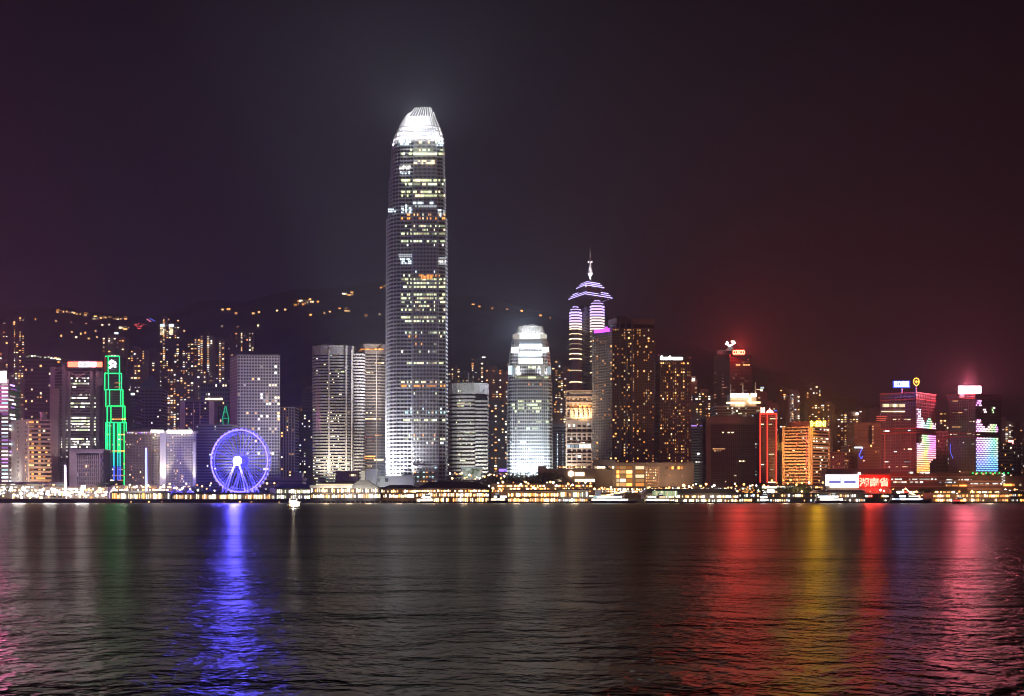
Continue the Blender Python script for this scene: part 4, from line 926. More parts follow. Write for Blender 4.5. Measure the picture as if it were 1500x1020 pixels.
# billboard hall with the red characters
Y = 1560
bh = thing('billboard_hall', 'low hall with a white lit billboard and three red neon characters on its front', 'building', (X(1258, Y), Y+14, G))
m = MB(); m.box(X(1210, Y), X(1303, Y), Y, Y+28, G, Z(694.5, Y)); m.build('wall', 'grey_wall', bh)
m = MB(); m.prism(front(1210, 1304, Y-1, 30), Z(694.4, Y), Z(687, Y), front(1211, 1303, Y+5, 20)); m.build('roof', 'brown_wall', bh)
emit('billboard_white', (.95, .93, 1), 2.6, False, True); emit('billboard_blue', (.28, .25, .85), 1.0, False); emit('billboard_cream', (1, .92, .7), 2.0, False)
m = MB(); m.box(X(1209, Y), X(1257.5, Y), Y-1.6, Y-.1, Z(712, Y), Z(695.5, Y)); m.build('billboard', 'billboard_white', bh)
for l, r, t, b_, k in ((1214, 1231, 704.5, 708, 'billboard_blue'), (1236, 1253, 704.5, 708, 'billboard_blue'), (1215, 1230, 699, 702.5, 'billboard_cream'), (1236, 1252, 699, 702.5, 'billboard_cream'), (1230.6, 1231.4, 698, 704, 'billboard_blue'), (1235, 1235.8, 698, 704, 'billboard_blue')):
    m = MB(); m.box(X(l, Y), X(r, Y), Y-1.9, Y-1.61, Z(b_, Y), Z(t, Y)); m.build('billboard_print', k, bh)
m = MB(); m.box(X(1215, Y), X(1257, Y), Y-3, Y-1.6, Z(714.5, Y), Z(712.4, Y)); m.build('light_bar', 'lit_cream', bh)
m = MB(); m.box(X(1257.6, Y), X(1304, Y), Y-1.2, Y-.1, Z(714.5, Y), Z(696, Y)); m.build('sign_board', 'red_paint', bh)
emit('letter_scarlet', (1, .18, .12), 6.5, False, True)
text('湖南省', 'lettering', 'letter_scarlet', bh, 1258.5, 1302.5, 700, 713, Y-1.9, 0, .5)
glow(X(1280, Y), Y-14, Z(706, Y), 5e4, (1, .05, .03), 6)  # red lamp added in front of the characters to tint the haze
glow(X(1280, Y), Y+20, Z(680, Y), .9e5, (1, .05, .03), 2)  # second red lamp added over the roof for the halo
patch(bh, 1257, 1260, 692.5, 695.5, Y-2, 'flare_white', .8, 'lamp')
# red glass towers with coloured screens
def led_mat(name, ramp, foot, half, z0, z1, s_):
    """moving picture of a light screen: colour patches, another colour towards its foot"""
    m, n, o = newmat(name); L = n.links.new; t = n.nodes.new('ShaderNodeTexCoord'); sp = n.nodes.new('ShaderNodeSeparateXYZ'); L(t.outputs['Object'], sp.inputs[0])
    z = n.nodes.new('ShaderNodeTexNoise'); z.inputs['Scale'].default_value = .05; z.inputs['Detail'].default_value = 3; L(t.outputs['Object'], z.inputs[0])
    a = n.nodes.new('ShaderNodeMapRange'); a.inputs[1].default_value = half[0]; a.inputs[2].default_value = half[1]; L(sp.outputs[0], a.inputs[0])
    k = n.nodes.new('ShaderNodeMix'); k.data_type = 'FLOAT'; k.inputs[0].default_value = .45; L(a.outputs[0], k.inputs[2]); L(z.outputs[0], k.inputs[3])
    r = n.nodes.new('ShaderNodeValToRGB'); e = r.color_ramp.elements; e[0].position = ramp[0][0]; e[0].color = ramp[0][1]+(1,); e[1].position = ramp[-1][0]; e[1].color = ramp[-1][1]+(1,)
    for p, c in ramp[1:-1]: x = e.new(p); x.color = c+(1,)
    L(k.outputs[0], r.inputs[0]); b = n.nodes.new('ShaderNodeMapRange'); b.inputs[1].default_value = z1; b.inputs[2].default_value = z0; L(sp.outputs[2], b.inputs[0])
    mx = n.nodes.new('ShaderNodeMix'); mx.data_type = 'RGBA'; L(b.outputs[0], mx.inputs[0]); L(r.outputs[0], mx.inputs[6]); mx.inputs[7].default_value = foot+(1,)
    em = n.nodes.new('ShaderNodeEmission'); L(mx.outputs[2], em.inputs[0]); em.inputs[1].default_value = s_; L(em.outputs[0], o.inputs[0]); m.cycles.emission_sampling = 'NONE'
led_mat('led_picture', ((.2, (1, .35, .95)), (.38, (1, .8, .95)), (.5, (1, .75, .6)), (.6, (.35, 1, .3)), (.7, (1, .3, .9))), (1, .45, .10), (-2, 26), 30, 62, 3.8)
led_mat('led_mosaic', ((.2, (1, .4, .9)), (.36, (1, .8, .95)), (.48, (.6, .9, 1)), (.58, (.3, 1, .45)), (.68, (.9, 1, .3)), (.8, (.8, .3, 1))), (.12, .35, 1), (0, 30), 30, 68, 3.8)
def led(root, A, B, z0, z1, mat, keep, cell=2.3):
    A, B = Vector(A), Vector(B); d = B-A; L = d.length; d.normalize(); nn = Vector((d.y, -d.x)); m = MB(); nu = int(L/cell); nv = int((z1-z0)/cell)
    for j in range(nv):
        for i in range(nu):
            u = (i+.5+(.5 if j % 2 else 0))*cell; v = (j+.5)*cell
            if u > L-.3 or not keep(u/L, v/(z1-z0)): continue
            p = A+d*u+nn*1.0; r = cell*.46; q = d*r; z = z0+v
            m.quad((p.x-q.x, p.y-q.y, z), (p.x, p.y, z-r), (p.x+q.x, p.y+q.y, z), (p.x, p.y, z+r))
    return m.build('led_screen', mat, root)
Y = 1660; P = corner(1290, 1341.5, 1370, Y, 26, 40)
r1, zb, zt = tower('red_glass_tower', 'red glass tower with a blue roof sign beside a ringed gold emblem', 'office tower', P, 577, Y, 34, .3, .25, 'dim_wall', 'glass_red', piers={3: 14, 0: 8}, pw=.3)
m = MB()
for t in (574.5, 584, 627, 633): Q = offset(P, .9); m.prism(Q, Z(t+1.2, Y), Z(t, Y))
m.build('girdle', 'red_paint', r1)
led(r1, P[0], P[1], Z(703, Y), Z(634, Y), 'led_picture', lambda u, v: (v < .72 or (u > .25 and v < .98) or (v < .8 and R.random() < .6)) and not (u > .66 and v < .38+.3*(u-.66)) and (v < .95 or R.random() < .7))
led(r1, P[0], P[1], Z(627, Y), Z(598, Y), 'led_mosaic', lambda u, v: v < .36*(.5+abs(math.sin(u*7))) or (u < .22 and v < .95 and R.random() < .8))
dashes(r1, 1292, 1326, 592, 4.5, Y+8, 'cream', 16, .95); dashes(r1, 1291, 1326, 602.2, 1.6, Y+8, 'cream', 10, .98); dashes(r1, 1308, 1340, 614, 1.3, Y+4, 'cream', 12, .6)
for l, r, t, k in ((1305, 1314, 661, 'white'), (1296, 1303, 676, 'white'), (1324, 1338, 657.5, 'cream'), (1324, 1334, 676, 'dimwhite'), (1312, 1330, 683, 'cream'), (1301, 1303, 683.5, 'white'), (1330, 1334, 630, 'cool'), (1294, 1303, 631, 'white')): dashes(r1, l, r, t, 1.4, Y+3, k, max(2, int((r-l)/2)), .85)
A, B = Vector(P[3]), Vector(P[0]); ang = math.atan2((B-A).y, (B-A).x)
m = MB(); m.box(X(1311.5, Y), X(1336.5, Y), Y+9.5, Y+11, Z(567.5, Y), Z(557, Y)); m.build('sign_panel', 'tube_blue', r1)
emit('letter_blue', (.55, .62, 1), 9, False, True)
m = MB()
for l, r in ((1313, 1317.5), (1318.3, 1323.5), (1324.3, 1328.5), (1329.3, 1334.5)):
    m.box(X(l, Y), X(r, Y), Y+8.8, Y+9.4, Z(560, Y), Z(558.5, Y)); m.box(X(l, Y), X(r, Y), Y+8.8, Y+9.4, Z(566, Y), Z(564.4, Y)); m.box(X(l+.4, Y), X(l+1.6, Y), Y+8.9, Y+9.4, Z(564.3, Y), Z(560.1, Y)); m.box(X(r-1.6, Y), X(r-.4, Y), Y+8.9, Y+9.4, Z(564.3, Y), Z(560.1, Y))
m.build('lettering', 'letter_blue', r1)
m = MB(); m.bar((X(1325, Y), Y+11.5, zt), (X(1325, Y), Y+11.5, Z(566, Y)), .6, 5); m.bar((X(1343, Y), Y+3.5, zt), (X(1343, Y), Y+3.5, Z(564, Y)), .6, 5); m.build('sign_post', 'steel', r1)
m = MB(); cx_, cz_ = X(1343.2, Y), Z(559.2, Y)
for k in range(20):
    a, c = 2*math.pi*k/20, 2*math.pi*(k+1)/20; m.bar((cx_+2.9*math.cos(a), Y+2.5, cz_+3.9*math.sin(a)), (cx_+2.9*math.cos(c), Y+2.5, cz_+3.9*math.sin(c)), .42, 4)
m.bar((cx_-1.4, Y+2.5, cz_), (cx_+2.4, Y+2.5, cz_), .5, 4); m.bar((cx_, Y+2.5, cz_-1.6), (cx_, Y+2.5, cz_+1.6), .4, 4); m.build('ring_emblem', emit('ring_gold', (1, .50, .06), 5, False), r1)
m = MB()
for k, t in enumerate((608, 611, 614)): m.box(X(1290.5, Y), X(1306-k, Y), Y+20, Y+21, Z(t+1.4, Y), Z(t, Y))
m.build('red_light_panel', 'lit_dimred', r1)
for pts in ([(1296, 635), (1296, 690)], [(1291, 636), (1291, 664), (1293, 690)]): neon(r1, pts, Y+23 if pts[0][0] < 1294 else Y+21, .28, 'lit_dimred')
flood(X(1303, Y), Y-36, Z(690, Y), (X(1312, Y), Y+10, Z(660, Y)), 5e5, (1, .12, .10), 80)
Y = 1680; P = corner(1389.5, 1428.5, 1466, Y, 24, 22)
r2, zb, zt = tower('red_glass_tower', 'dark red glass tower under one blazing pink white roof sign', 'office tower', P, 582, Y, 34, .3, .25, 'dim_wall', 'glass_red', piers={3: 12, 0: 10}, pw=.3)
m = MB()
for t in (577, 583, 633.5, 639): Q = offset(P, .9); m.prism(Q, Z(t+1.2, Y), Z(t, Y))
m.build('girdle', 'red_paint', r2)
A, B = P[0], (P[0][0]+(P[1][0]-P[0][0])*.90, P[0][1]+(P[1][1]-P[0][1])*.90)
led(r2, A, B, Z(691, Y), Z(639.5, Y), 'led_mosaic', lambda u, v: True)
led(r2, A, B, Z(633, Y), Z(583, Y), 'led_picture', lambda u, v: v < .13+.12*abs(math.sin(u*5+1)) or (u < .2 and (v < .4 and R.random() < .9)) or (u < .22 and .78 < v < .97 and R.random() < .75) or (abs(u-.4) < .07 and abs(v-.64) < .07) or (abs(u-.78) < .06 and abs(v-.68) < .1 and R.random() < .8))
emit('sign_blaze', (1, .36, .42), 38, False, True)
m = MB(); m.box(X(1407.5, Y), X(1440, Y), Y+7, Y+9, Z(575.5, Y), Z(565, Y)); m.build('roof_sign', 'sign_blaze', r2)
m = MB(); m.box(X(1409, Y), X(1438, Y), Y+9.2, Y+14, zt, Z(566, Y)); m.build('sign_frame', 'steel', r2)
for l, r, t, k in ((1395, 1410, 587, 'dimwarm'), (1413, 1418, 600, 'dimwhite'), (1395, 1410, 604, 'dimwarm'), (1420, 1438, 617, 'cream'), (1395, 1409, 625, 'dimwarm'), (1392, 1402, 636, 'cream'), (1417, 1423, 635, 'cream'), (1426, 1436, 636, 'cream'), (1409, 1412, 648, 'dimwhite'), (1422, 1428, 650, 'dimwhite'), (1404, 1407, 690, 'cream')): dashes(r2, l, r, t, 1.3, Y+1, k, max(2, int((r-l)/2)), .8)
neon(r2, [(1392, 650), (1392, 662), (1396, 672)], Y+12, .3, 'tube_blue')
# ramp podium and low blocks at the right
Y = 1600
rp = thing('shore_podium', 'long low red washed podium with broken rows of white lights below the red glass towers', 'building', (X(1400, Y), Y+20, G))
m = MB(); m.box(X(1303.6, Y), X(1420, Y), Y, Y+40, G, Z(693, Y)); m.box(X(1420, Y), X(1520, Y), Y, Y+36, G, Z(697, Y)); m.box(X(1420, Y), X(1470, Y), Y+4, Y+34, Z(696.9, Y), Z(690.5, Y)); m.build('wall', 'brown_wall', rp)
m = MB()
for t in (697.5, 703.6, 712, 719): m.box(X(1304, Y), X(1425, Y), Y-2, Y-.02, Z(t+1.6, Y), Z(t, Y))
for t in (704, 709.5, 715.5, 721): m.box(X(1416, Y), X(1466, Y), Y-2.6, Y-.02, Z(t+2.2, Y), Z(t, Y))
m.build('floor_bands', 'beige_wall', rp)
dashes(rp, 1329, 1364, 691.5, 2, Y-.5, 'white', 16, .45); dashes(rp, 1306, 1372, 701.5, 1.6, Y-.6, 'white', 26, .5); dashes(rp, 1306, 1355, 705.6, 1.5, Y-.6, [('white', 3), ('cream', 1)], 20, .55); dashes(rp, 1380, 1424, 702.6, 1.6, Y-.6, 'white', 20, .5); dashes(rp, 1374, 1400, 706, 1.4, Y-.6, 'cool', 10, .4)
dashes(rp, 1384, 1416, 710.3, 2.2, Y-2.3, [('amber', 3), ('warm', 2)], 18, .85); dashes(rp, 1422, 1468, 708, 3, Y-.6, 'white', 17, .6); dashes(rp, 1425, 1467, 693, 3, Y+3, 'dimwarm', 12, .4)
for k in range(9): patch(rp, 1424+6.5*k, 1426+6.5*k, 692.6, 693.6, Y-.6, 'tube_green', .5, 'light_dot')
for k in range(8): patch(rp, 1467.5+1.9*(k % 2)*1.4, 1469.5+1.9*(k % 2)*1.4, 693.5+2*k, 695+2*k, Y-1, 'white')
dashes(rp, 1470, 1500, 709, 3.2, Y-.6, [('amber', 2), ('cream', 1)], 9, .6); dashes(rp, 1472, 1500, 720, 4, Y-.6, [('amber', 2), ('cream', 1), ('white', 1)], 9, .5)
flood(X(1440, Y), Y-40, G+5, (X(1441, Y), Y, Z(714, Y)), 1.1e5, (1, .34, .16), 90)
flood(X(1325, Y), Y-40, G+6, (X(1325, Y), Y, Z(704, Y)), 7e4, (1, .1, .08), 100)
rt = plain('violet grey ribbed tower right of the taller light screen', 1466, 1482, 650, 1760, 16, 'grey_wall', 'glass', .12, WARM, 6, 0, .5)
rt2 = plain('dim tower at the right edge with a small red roof sign', 1476, 1496, 652, 1800, 16, 'dim_wall', 'glass', .13, COOLW, 7, 3)
m = MB(); m.box(X(1477, 1798), X(1484, 1798), 1797, 1798, Z(650, 1798), Z(645, 1798)); m.build('roof_sign', 'sign_hot', rt2)
plain('plain dark block between the two red glass towers', 1371, 1391, 634, 1780, 18, 'dim_wall', 'glass_red', .07, COOLW, 7, 4)

# ------------------------------------------------------------------ towers on the slope behind
BG = [  # left, right, top, depth, lit share, column clumping, label
(-14,12,478,2500,.20,1.5,'violet shadowed apartment tower at the far left edge'),
(10,36,464,2700,.24,4,'tall thin apartment tower with one lit window column, near the left edge'),
(12,44,545,2300,.34,1,'apartment block thick with warm windows behind the cream hotel block'),
(40,62,575,2260,.26,1,'squat apartment block with warm windows left of the steel framed bank'),
(58,78,560,2240,.14,1,'apartment block half hidden by the left mast of the steel framed bank'),
(150,182,494,2560,.30,1.5,'apartment tower under a white peaked lantern behind the green outlined tower'),
(187,212,513,2450,.40,3,'apartment tower with a bright window column right of the green outlined tower'),
(208,227,514,2480,.26,3,'apartment tower with a brown outline, second right of the green outlined tower'),
(230,246,467,2750,.34,2,'tallest slope apartment tower, with a blue lit panel near its top'),
(243,263,478,2720,.20,3,'narrow dim apartment tower just right of the blue lit panel'),
(258,276,500,2520,.42,2,'apartment tower with twin lit columns above the pale hotel block'),
(274,294,496,2500,.44,1,'left one of the brightest apartment pair above the dark white edged tower'),
(293,312,491,2480,.56,1.4,'brightest apartment tower, full of window pairs, left of the porthole tower'),
(311,329,498,2500,.44,2,'apartment tower with a lit right edge column close left of the porthole tower'),
(328,342,496,2540,.08,1,'unlit brown apartment tower beside the left edge of the porthole tower'),
(340,372,487,2680,.30,1,'apartment tower peeping over the roof of the porthole tower'),
(186,206,534,2300,.30,2,'lower apartment block between the green outlined tower and the pyramid roof'),
(236,258,540,2330,.30,2,'lower apartment block right of the pyramid roof'),
(258,284,552,2300,.26,2,'lower apartment block above the long hotel roof'),
(284,302,540,2340,.36,1.5,'lower apartment block with warm windows above the white edged dark tower'),
(428,446,598,2200,.22,1,'lower apartment block left of the twin rounded towers'),
(656,674,539,2350,.30,1,'small apartment block just right of the tallest tower'),
(676,692,549,2400,.24,1,'small apartment block behind the mast of the squat curved block'),
(690,713,524,2450,.26,2,'apartment tower with a lit penthouse behind the squat curved block'),
(711,745,541,2330,.24,1,'broad apartment block left of the smaller crowned tower'),
(698,744,592,2080,.22,1,'nearer apartment block low between the squat curved block and the smaller crowned tower'),
(808,822,528,2450,.34,3,'apartment tower with a warm window column right of the smaller crowned tower'),
(820,836,540,2480,.32,1,'apartment tower between the smaller crowned tower and the spired tower'),
(806,834,590,2200,.28,1,'lower apartment block behind the slim dotted block'),
(1006,1022,556,2380,.20,1,'apartment tower with a white roof lamp right of the smaller hotel tower'),
(1018,1046,575,2240,.50,1,'bright windowed apartment block left of the red sign tower'),
(1008,1034,590,2180,.36,1,'lower apartment block right of the smaller hotel tower'),
(1100,1124,574,2400,.10,1,'apartment tower with a lit roof lantern right of the gold crowned tower'),
(1122,1140,590,2350,.08,1,'dim apartment tower behind the red outlined tower'),
(1142,1156,570,2560,.16,1,'dim apartment tower left of the twin white dotted columns'),
(1154,1172,576,2540,.24,1,'apartment tower with two white dotted light columns'),
(1181,1203,565,2700,.16,1,'tallest apartment tower on the right slope, above the yellow sign'),
(1184,1206,592,2500,.22,1,'apartment tower right behind the yellow sign'),
(1203,1224,592,2520,.26,2.5,'apartment tower with a lit edge column right of the yellow sign'),
(1226,1246,606,2450,.44,1,'bright cluster apartment tower above the billboard hall'),
(1240,1262,606,2480,.36,1,'apartment tower with a white roof lamp above the billboard hall'),
(1258,1278,601,2520,.14,1,'dim apartment tower left of the red glass tower'),
(1274,1293,598,2500,.10,1,'nearly dark apartment tower close to the left edge of the red glass tower'),
(1366,1384,600,2420,.12,1,'dim apartment tower between the two red glass towers'),
(1376,1392,604,2350,.34,3,'apartment tower with a warm window column left of the pink roof sign'),
(1462,1482,614,2400,.30,1,'apartment tower with amber dots right of the taller light screen'),
(1480,1512,622,2450,.12,1,'dim apartment tower at the far right edge'),
]
for (l, r, t, Y, p, cl, label) in BG:
    x0, x1 = X(l, Y), X(r, Y); D = R.uniform(22, 34); z0 = terrain((x0+x1)/2, Y+D/2)-6; zt = Z(t, Y)
    root = thing('apartment_tower', label, 'apartment tower', ((x0+x1)/2, Y+D/2, z0), 'apartment towers on the slope')
    wl = R.choice(['dim_wall', 'dark_wall', 'brown_wall', 'grey_wall', 'dim_wall'])
    n = max(2, int((x1-x0)/8)); w = (x1-x0)/n; m = MB()
    for k in range(n):                                     # bays stepping in and out
        yy = Y+(k % 2)*2.5; m.box(x0+w*k, x0+w*(k+1)-.02, yy, Y+D+(k % 2), z0, zt-R.choice([0, 0, 3.2]))
    m.build('wall', wl, root)
    m = MB(); cw2 = R.uniform(.3, .6)*(x1-x0); xx = R.uniform(x0+1, x1-cw2-1); m.box(xx, xx+cw2, Y+6, Y+16, zt-4, zt+R.uniform(3, 6)); m.build('plant_room', wl, root)
    fh = 3.5; nf = max(4, int((min(zt-max(z0, 30), 150))/fh)); nb = max(3, int((x1-x0)/4.4))
    zz = zt-nf*fh
    for (A, B) in (((x0, Y), (x1, Y)),): lit(root, A, B, zz, zt-1, nf, nb, p, WARM+[('white', 2)], R.uniform(.5, .65), (.3, .82), .2, clump=min(cl, 1.5), d=.5)
    if 'lantern' in label: patch(root, (l+r)/2-4, (l+r)/2+5, t-3, t-1, Y+10, 'cream', 3, 'lantern'); patch(root, (l+r)/2+2, (l+r)/2+7, t-7, t-4.4, Y+10, 'cool', 3, 'lantern')
    if 'roof lamp' in label: patch(root, r-8, r-4.6, t-1, t+2, Y+2, 'flare_white', 2, 'roof_lamp')
    if 'panel' in label:
        patch(root, l+4.5, l+11, 475, 479, Y-1, 'cool', .6, 'lit_panel')
        for a in range(4):
            for b_ in range(3): patch(root, l+4.5+2.2*b_, l+6.1+2.2*b_, 480+2.8*a, 482+2.8*a, Y-1, 'cream', .6)
    if 'dotted light' in label:
        for px in (1158, 1161.5):
            for k in range(16): patch(root, px, px+1, 579+3.1*k, 580.4+3.1*k, Y-1, 'dimwhite', .5, 'light_dot')
    if 'penthouse' in label: patch(root, 706, 711, t-1, t+2, Y+4, 'white', 2, 'penthouse')

# ------------------------------------------------------------------ lights of the hill: houses, road lamps, the summit building
def on_hill(px, py):
    y = 2400.0
    while y < 4200:
        x = X(px, y); z = Z(py, y)
        if terrain(x, y) >= z: return x, y, terrain(x, y)
        y += 8
    return X(px, YR), YR, terrain(X(px, YR), YR)
def hill_house(px, py, label, group, k=None, w=7):
    x, y, z = on_hill(px, py)
    root = thing('hillside_house', label, 'house', (x, y, z-3), group)
    ww = R.uniform(.8, 1.5)*w; m = MB(); m.box(x-ww/2, x+ww/2, y, y+8, z-3, z+4.6); m.build('wall', 'pale_stone', root)
    m = MB(); m.prism([(x-ww/2-.6, y-.6), (x+ww/2+.6, y-.6), (x+ww/2+.6, y+8.6), (x-ww/2-.6, y+8.6)], z+4.6, z+6.4, [(x-ww/4, y+3), (x+ww/4, y+3), (x+ww/4, y+5), (x-ww/4, y+5)]); m.build('roof', 'roof_dark', root)
    win(root, (x+R.uniform(-.5, .5), y-.2, z+2), ww*R.uniform(.55, .85), .4, R.uniform(2.8, 3.8), 0, k or R.choice(['lit_amber', 'lit_warm', 'lit_warm', 'lit_cream']))
def cluster(n, x0, x1, y0, y1, label, group, k=None, slope=0):
    for _ in range(n):
        px = R.uniform(x0, x1); hill_house(px, R.uniform(y0, y1)+slope*(px-x0), label, group, k)
for a in ((16, 82, 132, 457, 460, .09), (22, 138, 190, 465, 469, .03)):
    cluster(a[0], a[1], a[2], a[3], a[4], 'small amber lit house in the row along the left ridge', 'lit houses along the left ridge', None, a[5])
cluster(10, 196, 220, 476, 484, 'small house in the reddish lit group left of the summit building', 'reddish lit houses by the summit building', 'lit_red')
cluster(8, 172, 188, 480, 485, 'small bright house just above the green outlined tower', 'lit houses above the green outlined tower')
cluster(17, 432, 478, 441, 449, 'small lit house in the biggest cluster left of the tallest tower', 'houses of the biggest hill cluster', None, -.04)
cluster(7, 503, 522, 429, 436, 'small lit house in the highest cluster left of the tallest tower', 'houses of the highest hill cluster')
cluster(7, 496, 511, 454, 460, 'small lit house in the lower small cluster left of the tallest tower', 'houses of the lower small hill cluster')
for px, py in ((52, 471), (82, 473), (104, 475), (126, 477), (105, 489), (140, 487), (118, 491), (90, 495), (125, 489), (112, 496), (130, 499), (142, 497), (155, 501), (6, 476), (8, 484), (13, 490), (150, 478), (160, 477), (232, 514), (247, 470), (262, 488), (267, 486), (270, 488), (261, 472)):
    hill_house(px, py, 'single small lit house scattered on the left hill slope', 'scattered houses on the left slope', None, 4)
for px, py in ((326, 455), (333, 455.5), (336, 454.5), (346, 461), (371, 461), (379, 459), (406, 457), (418, 456), (325, 480), (348, 481), (378, 479), (455, 465), (475, 462), (483, 460), (536, 464), (556, 462), (558, 423), (561, 422.5), (564, 421)):
    hill_house(px, py, 'single small lit house on the middle hill between porthole tower and tallest tower', 'scattered houses on the middle slope', None, 5)
for px, py in ((693, 449), (702, 451), (721, 454), (743, 455), (764, 457), (792, 464), (806, 468), (744, 538), (560, 407)):
    hill_house(px, py, 'single small amber lit house on the ridge right of the tallest tower', 'scattered houses on the right ridge', 'lit_amber', 5)
x, y, z = on_hill(214, 473)
pk = thing('summit_building', 'summit building with a boat shaped roof edged in pink and blue light', 'building', (x, y, z))
m = MB(); m.box(X(226, y), X(233, y), y, y+30, z-20, Z(474, y)); m.build('wall', 'dim_wall', pk)
m = MB(); q = [(215, 467), (233, 475), (232, 478), (222, 474)]; k = 4
m.v = [(X(a, y), y-6, Z(b_, y)) for a, b_ in q]+[(X(a, y), y+36, Z(b_, y)) for a, b_ in q]; m.f = [(3, 2, 1, 0), (4, 5, 6, 7)]+[(i, (i+1) % k, k+(i+1) % k, k+i) for i in range(k)]; m.build('roof', 'dim_wall', pk)
emit('tube_pink', (1, .25, .4), 1.8, False)
neon(pk, [(215, 467.5), (226, 475.5)], y-7, 1.1, 'tube_pink'); neon(pk, [(226, 475.5), (233, 474.5)], y-7, 1.6, 'tube_blue'); neon(pk, [(219, 466.5), (233, 474)], y-7, .8, 'tube_blue')
patch(pk, 228, 233, 478, 481, y-2, 'cool', 2)

# ------------------------------------------------------------------ floodlights of the landmark towers, and point lamps added for halos
CW = (.93, .97, 1)
for px, yy, tx, tz, P in ((551, 1742, 569, 230, 4.5e6), (559.5, 1746, 568, 90, 3.5e6), (562.5, 1733, 570, 110, 5e6), (569, 1722, 576, 100, 4e6), (576, 1713, 583, 90, 2.8e6), (592, 1704, 596, 90, 7e5), (598, 1690, 606, 95, 3e5), (628, 1680, 628, 95, 2.0e5)):
    flood(X(px, yy), yy, G+12, (X(tx, Y2), Y2+10, tz), P, (.96, .97, 1), 66)
for px, pz, dy, P in ((606, 205, -7, 1.0e5), (622, 205, -7, 1.0e5), (638, 205, -7, 1.0e5), (583, 209, -1, 1.6e5), (594, 207, -4, 1.0e5), (646, 207, -2, 1.0e5), (572, 205, 30, 2.0e5), (655, 205, 26, 2.0e5)):
    flood(X(px, Y2), Y2+dy-2, Z(pz, Y2), (X(611+(px-611)*.55, Y2), Y2+14+dy*.5, Z(160, Y2)), P*1.3, (.97, .98, 1), 130)
glow(X(611, Y2), Y2-16, Z(172, Y2), 8e4, (.9, .95, 1), 3)  # bare lamp added in front to brighten the upper crown
glow(X(612, Y2), Y2+30, Z(160, Y2), 1.8e5, (.95, .97, 1), 3)  # bare lamp added over the crown for its halo
for px, dy, pz, P in ((764, -6, 524, 5e4), (776, -6, 524, 5e4), (788, -6, 524, 5e4), (764, -5, 497, 6e4), (776, -5, 497, 6e4), (788, -5, 497, 6e4), (752, -3, 518, 5e4), (800, -3, 518, 5e4), (748, -2, 549, 4e4), (803, -2, 549, 4e4), (758, -3, 549, 3e4), (796, -3, 549, 3e4), (741, 20, 545, 8e4), (810, 20, 545, 8e4)):
    flood(X(px, Y1), Y1+dy-1.5, Z(pz, Y1), (X(776+(px-776)*.75, Y1), Y1+6, Z(pz-22, Y1)), P*1.0, (.9, .96, 1), 130)
for px, P in ((750, 6e5), (765, 9e5), (776, 9e5), (788, 9e5), (802, 6e5)):
    flood(X(px, 1716), 1716, G+12, (X(776+(px-776)*.9, Y1), Y1, 60), P*.8, (.84, .97, 1), 130)
glow(X(766, Y1), Y1+48, Z(482, Y1), 5.0e5, (.72, .85, 1), 1.5)  # bare lamp added behind the smaller crown for its halo
for px, tz, P in ((462, 70, 4.2e5), (474, 80, 3.6e5), (488, 60, 2.0e5), (503, 80, 3.2e5), (513, 60, 1.6e5), (524, 60, 3.0e5)):
    flood(X(px, 1728), 1728, G+8, (X(px, Yx), Yx, tz), P*1.3, (1, .92, .74), 75)
for px, P in ((700, 2.6e5), (708, 2.4e5), (675, 6e4)): flood(X(px, 1768), 1768, G+8, (X(px, Yo), Yo, 50), P, (.95, 1, .82), 75)
for px in (345, 372, 400): flood(X(px, 1705), 1705, Z(698, 1705), (X(px, YJ), YJ, 105), 3.4e5, (.93, .86, 1), 85)
for px, py, P in ((239.5, 722, 5.5e5), (285, 722, 4.0e5)): flood(X(px, Yl-14), Yl-14, G+4, (X(px, Yl), Yl-2.6, 50), P, (1, .90, .72), 40)
flood(X(228, Yl-40), Yl-40, G+8, (X(250, Yl), Yl, 45), .9e5, (1, .82, .66), 110); flood(X(203, Yl-40), Yl-40, G+8, (X(203, Yl), Yl, 40), 1.0e5, (1, .85, .75), 110)
flood(X(30, 1640), 1640, G+6, (X(32, 1690), 1690, 50), 2.6e5, (1, .80, .66), 80); flood(X(15, 1672), 1672, G+6, (X(18, 1700), 1702, 40), 1.6e5, (1, .9, .8), 60); flood(X(60, 1650), 1650, G+6, (X(58, 1680), 1680, 45), 1.9e5, (1, .55, .26), 90)
flood(X(125, 1560), 1560, G+8, (X(127, Yg), Yg, 32), 1.1e5, (1, .82, .74), 110)
flood(X(83, 1915), 1915, G+30, (X(82, YH), YH-8, 110), 1.5e5, (1, .80, .78), 70); flood(X(118, 1890), 1890, G+40, (X(118, YH), YH, 130), 1.3e5, (.95, .85, 1), 90)
glow(X(120, YH), YH-18, Z(527, YH), 4e4, (1, .35, .5), 2)  # this and the following glows: lamps added by signs for coloured halos
glow(X(1086, 2110), 2128, Z(505, 2110), 7e5, (1, .045, .035), 2); glow(X(1082, 2110), 2102, Z(517, 2110), 5e4, (1, .04, .03), 1)
glow(X(1203, 1700), 1722, Z(612, 1700), 2e5, (1, .5, .02), 2); glow(X(1200, 1700), 1692, Z(621, 1700), 2.5e4, (1, .5, .02), 1)
glow(X(1424, 1680), 1704, Z(561, 1680), 6e5, (1, .13, .19), 2); glow(X(1424, 1680), 1680, Z(572, 1680), 5e4, (1, .16, .22), 1)
glow(X(1324, 1660), 1658, Z(560, 1660), 4e4, (.25, .2, 1), 2)
glow(X(1125, 1695), 1684, Z(600, 1695), 3e4, (1, .1, .06), 2)
glow(X(-50, 1660), 1662, Z(586, 1660), 3.5e5, (1, .2, .6), 3)  # lamp added over the magenta tower to tint the haze
flood(X(1062, 1660), 1640, G+8, (X(1070, 1720), 1720, 60), 4e4, (1, .5, .35), 110)
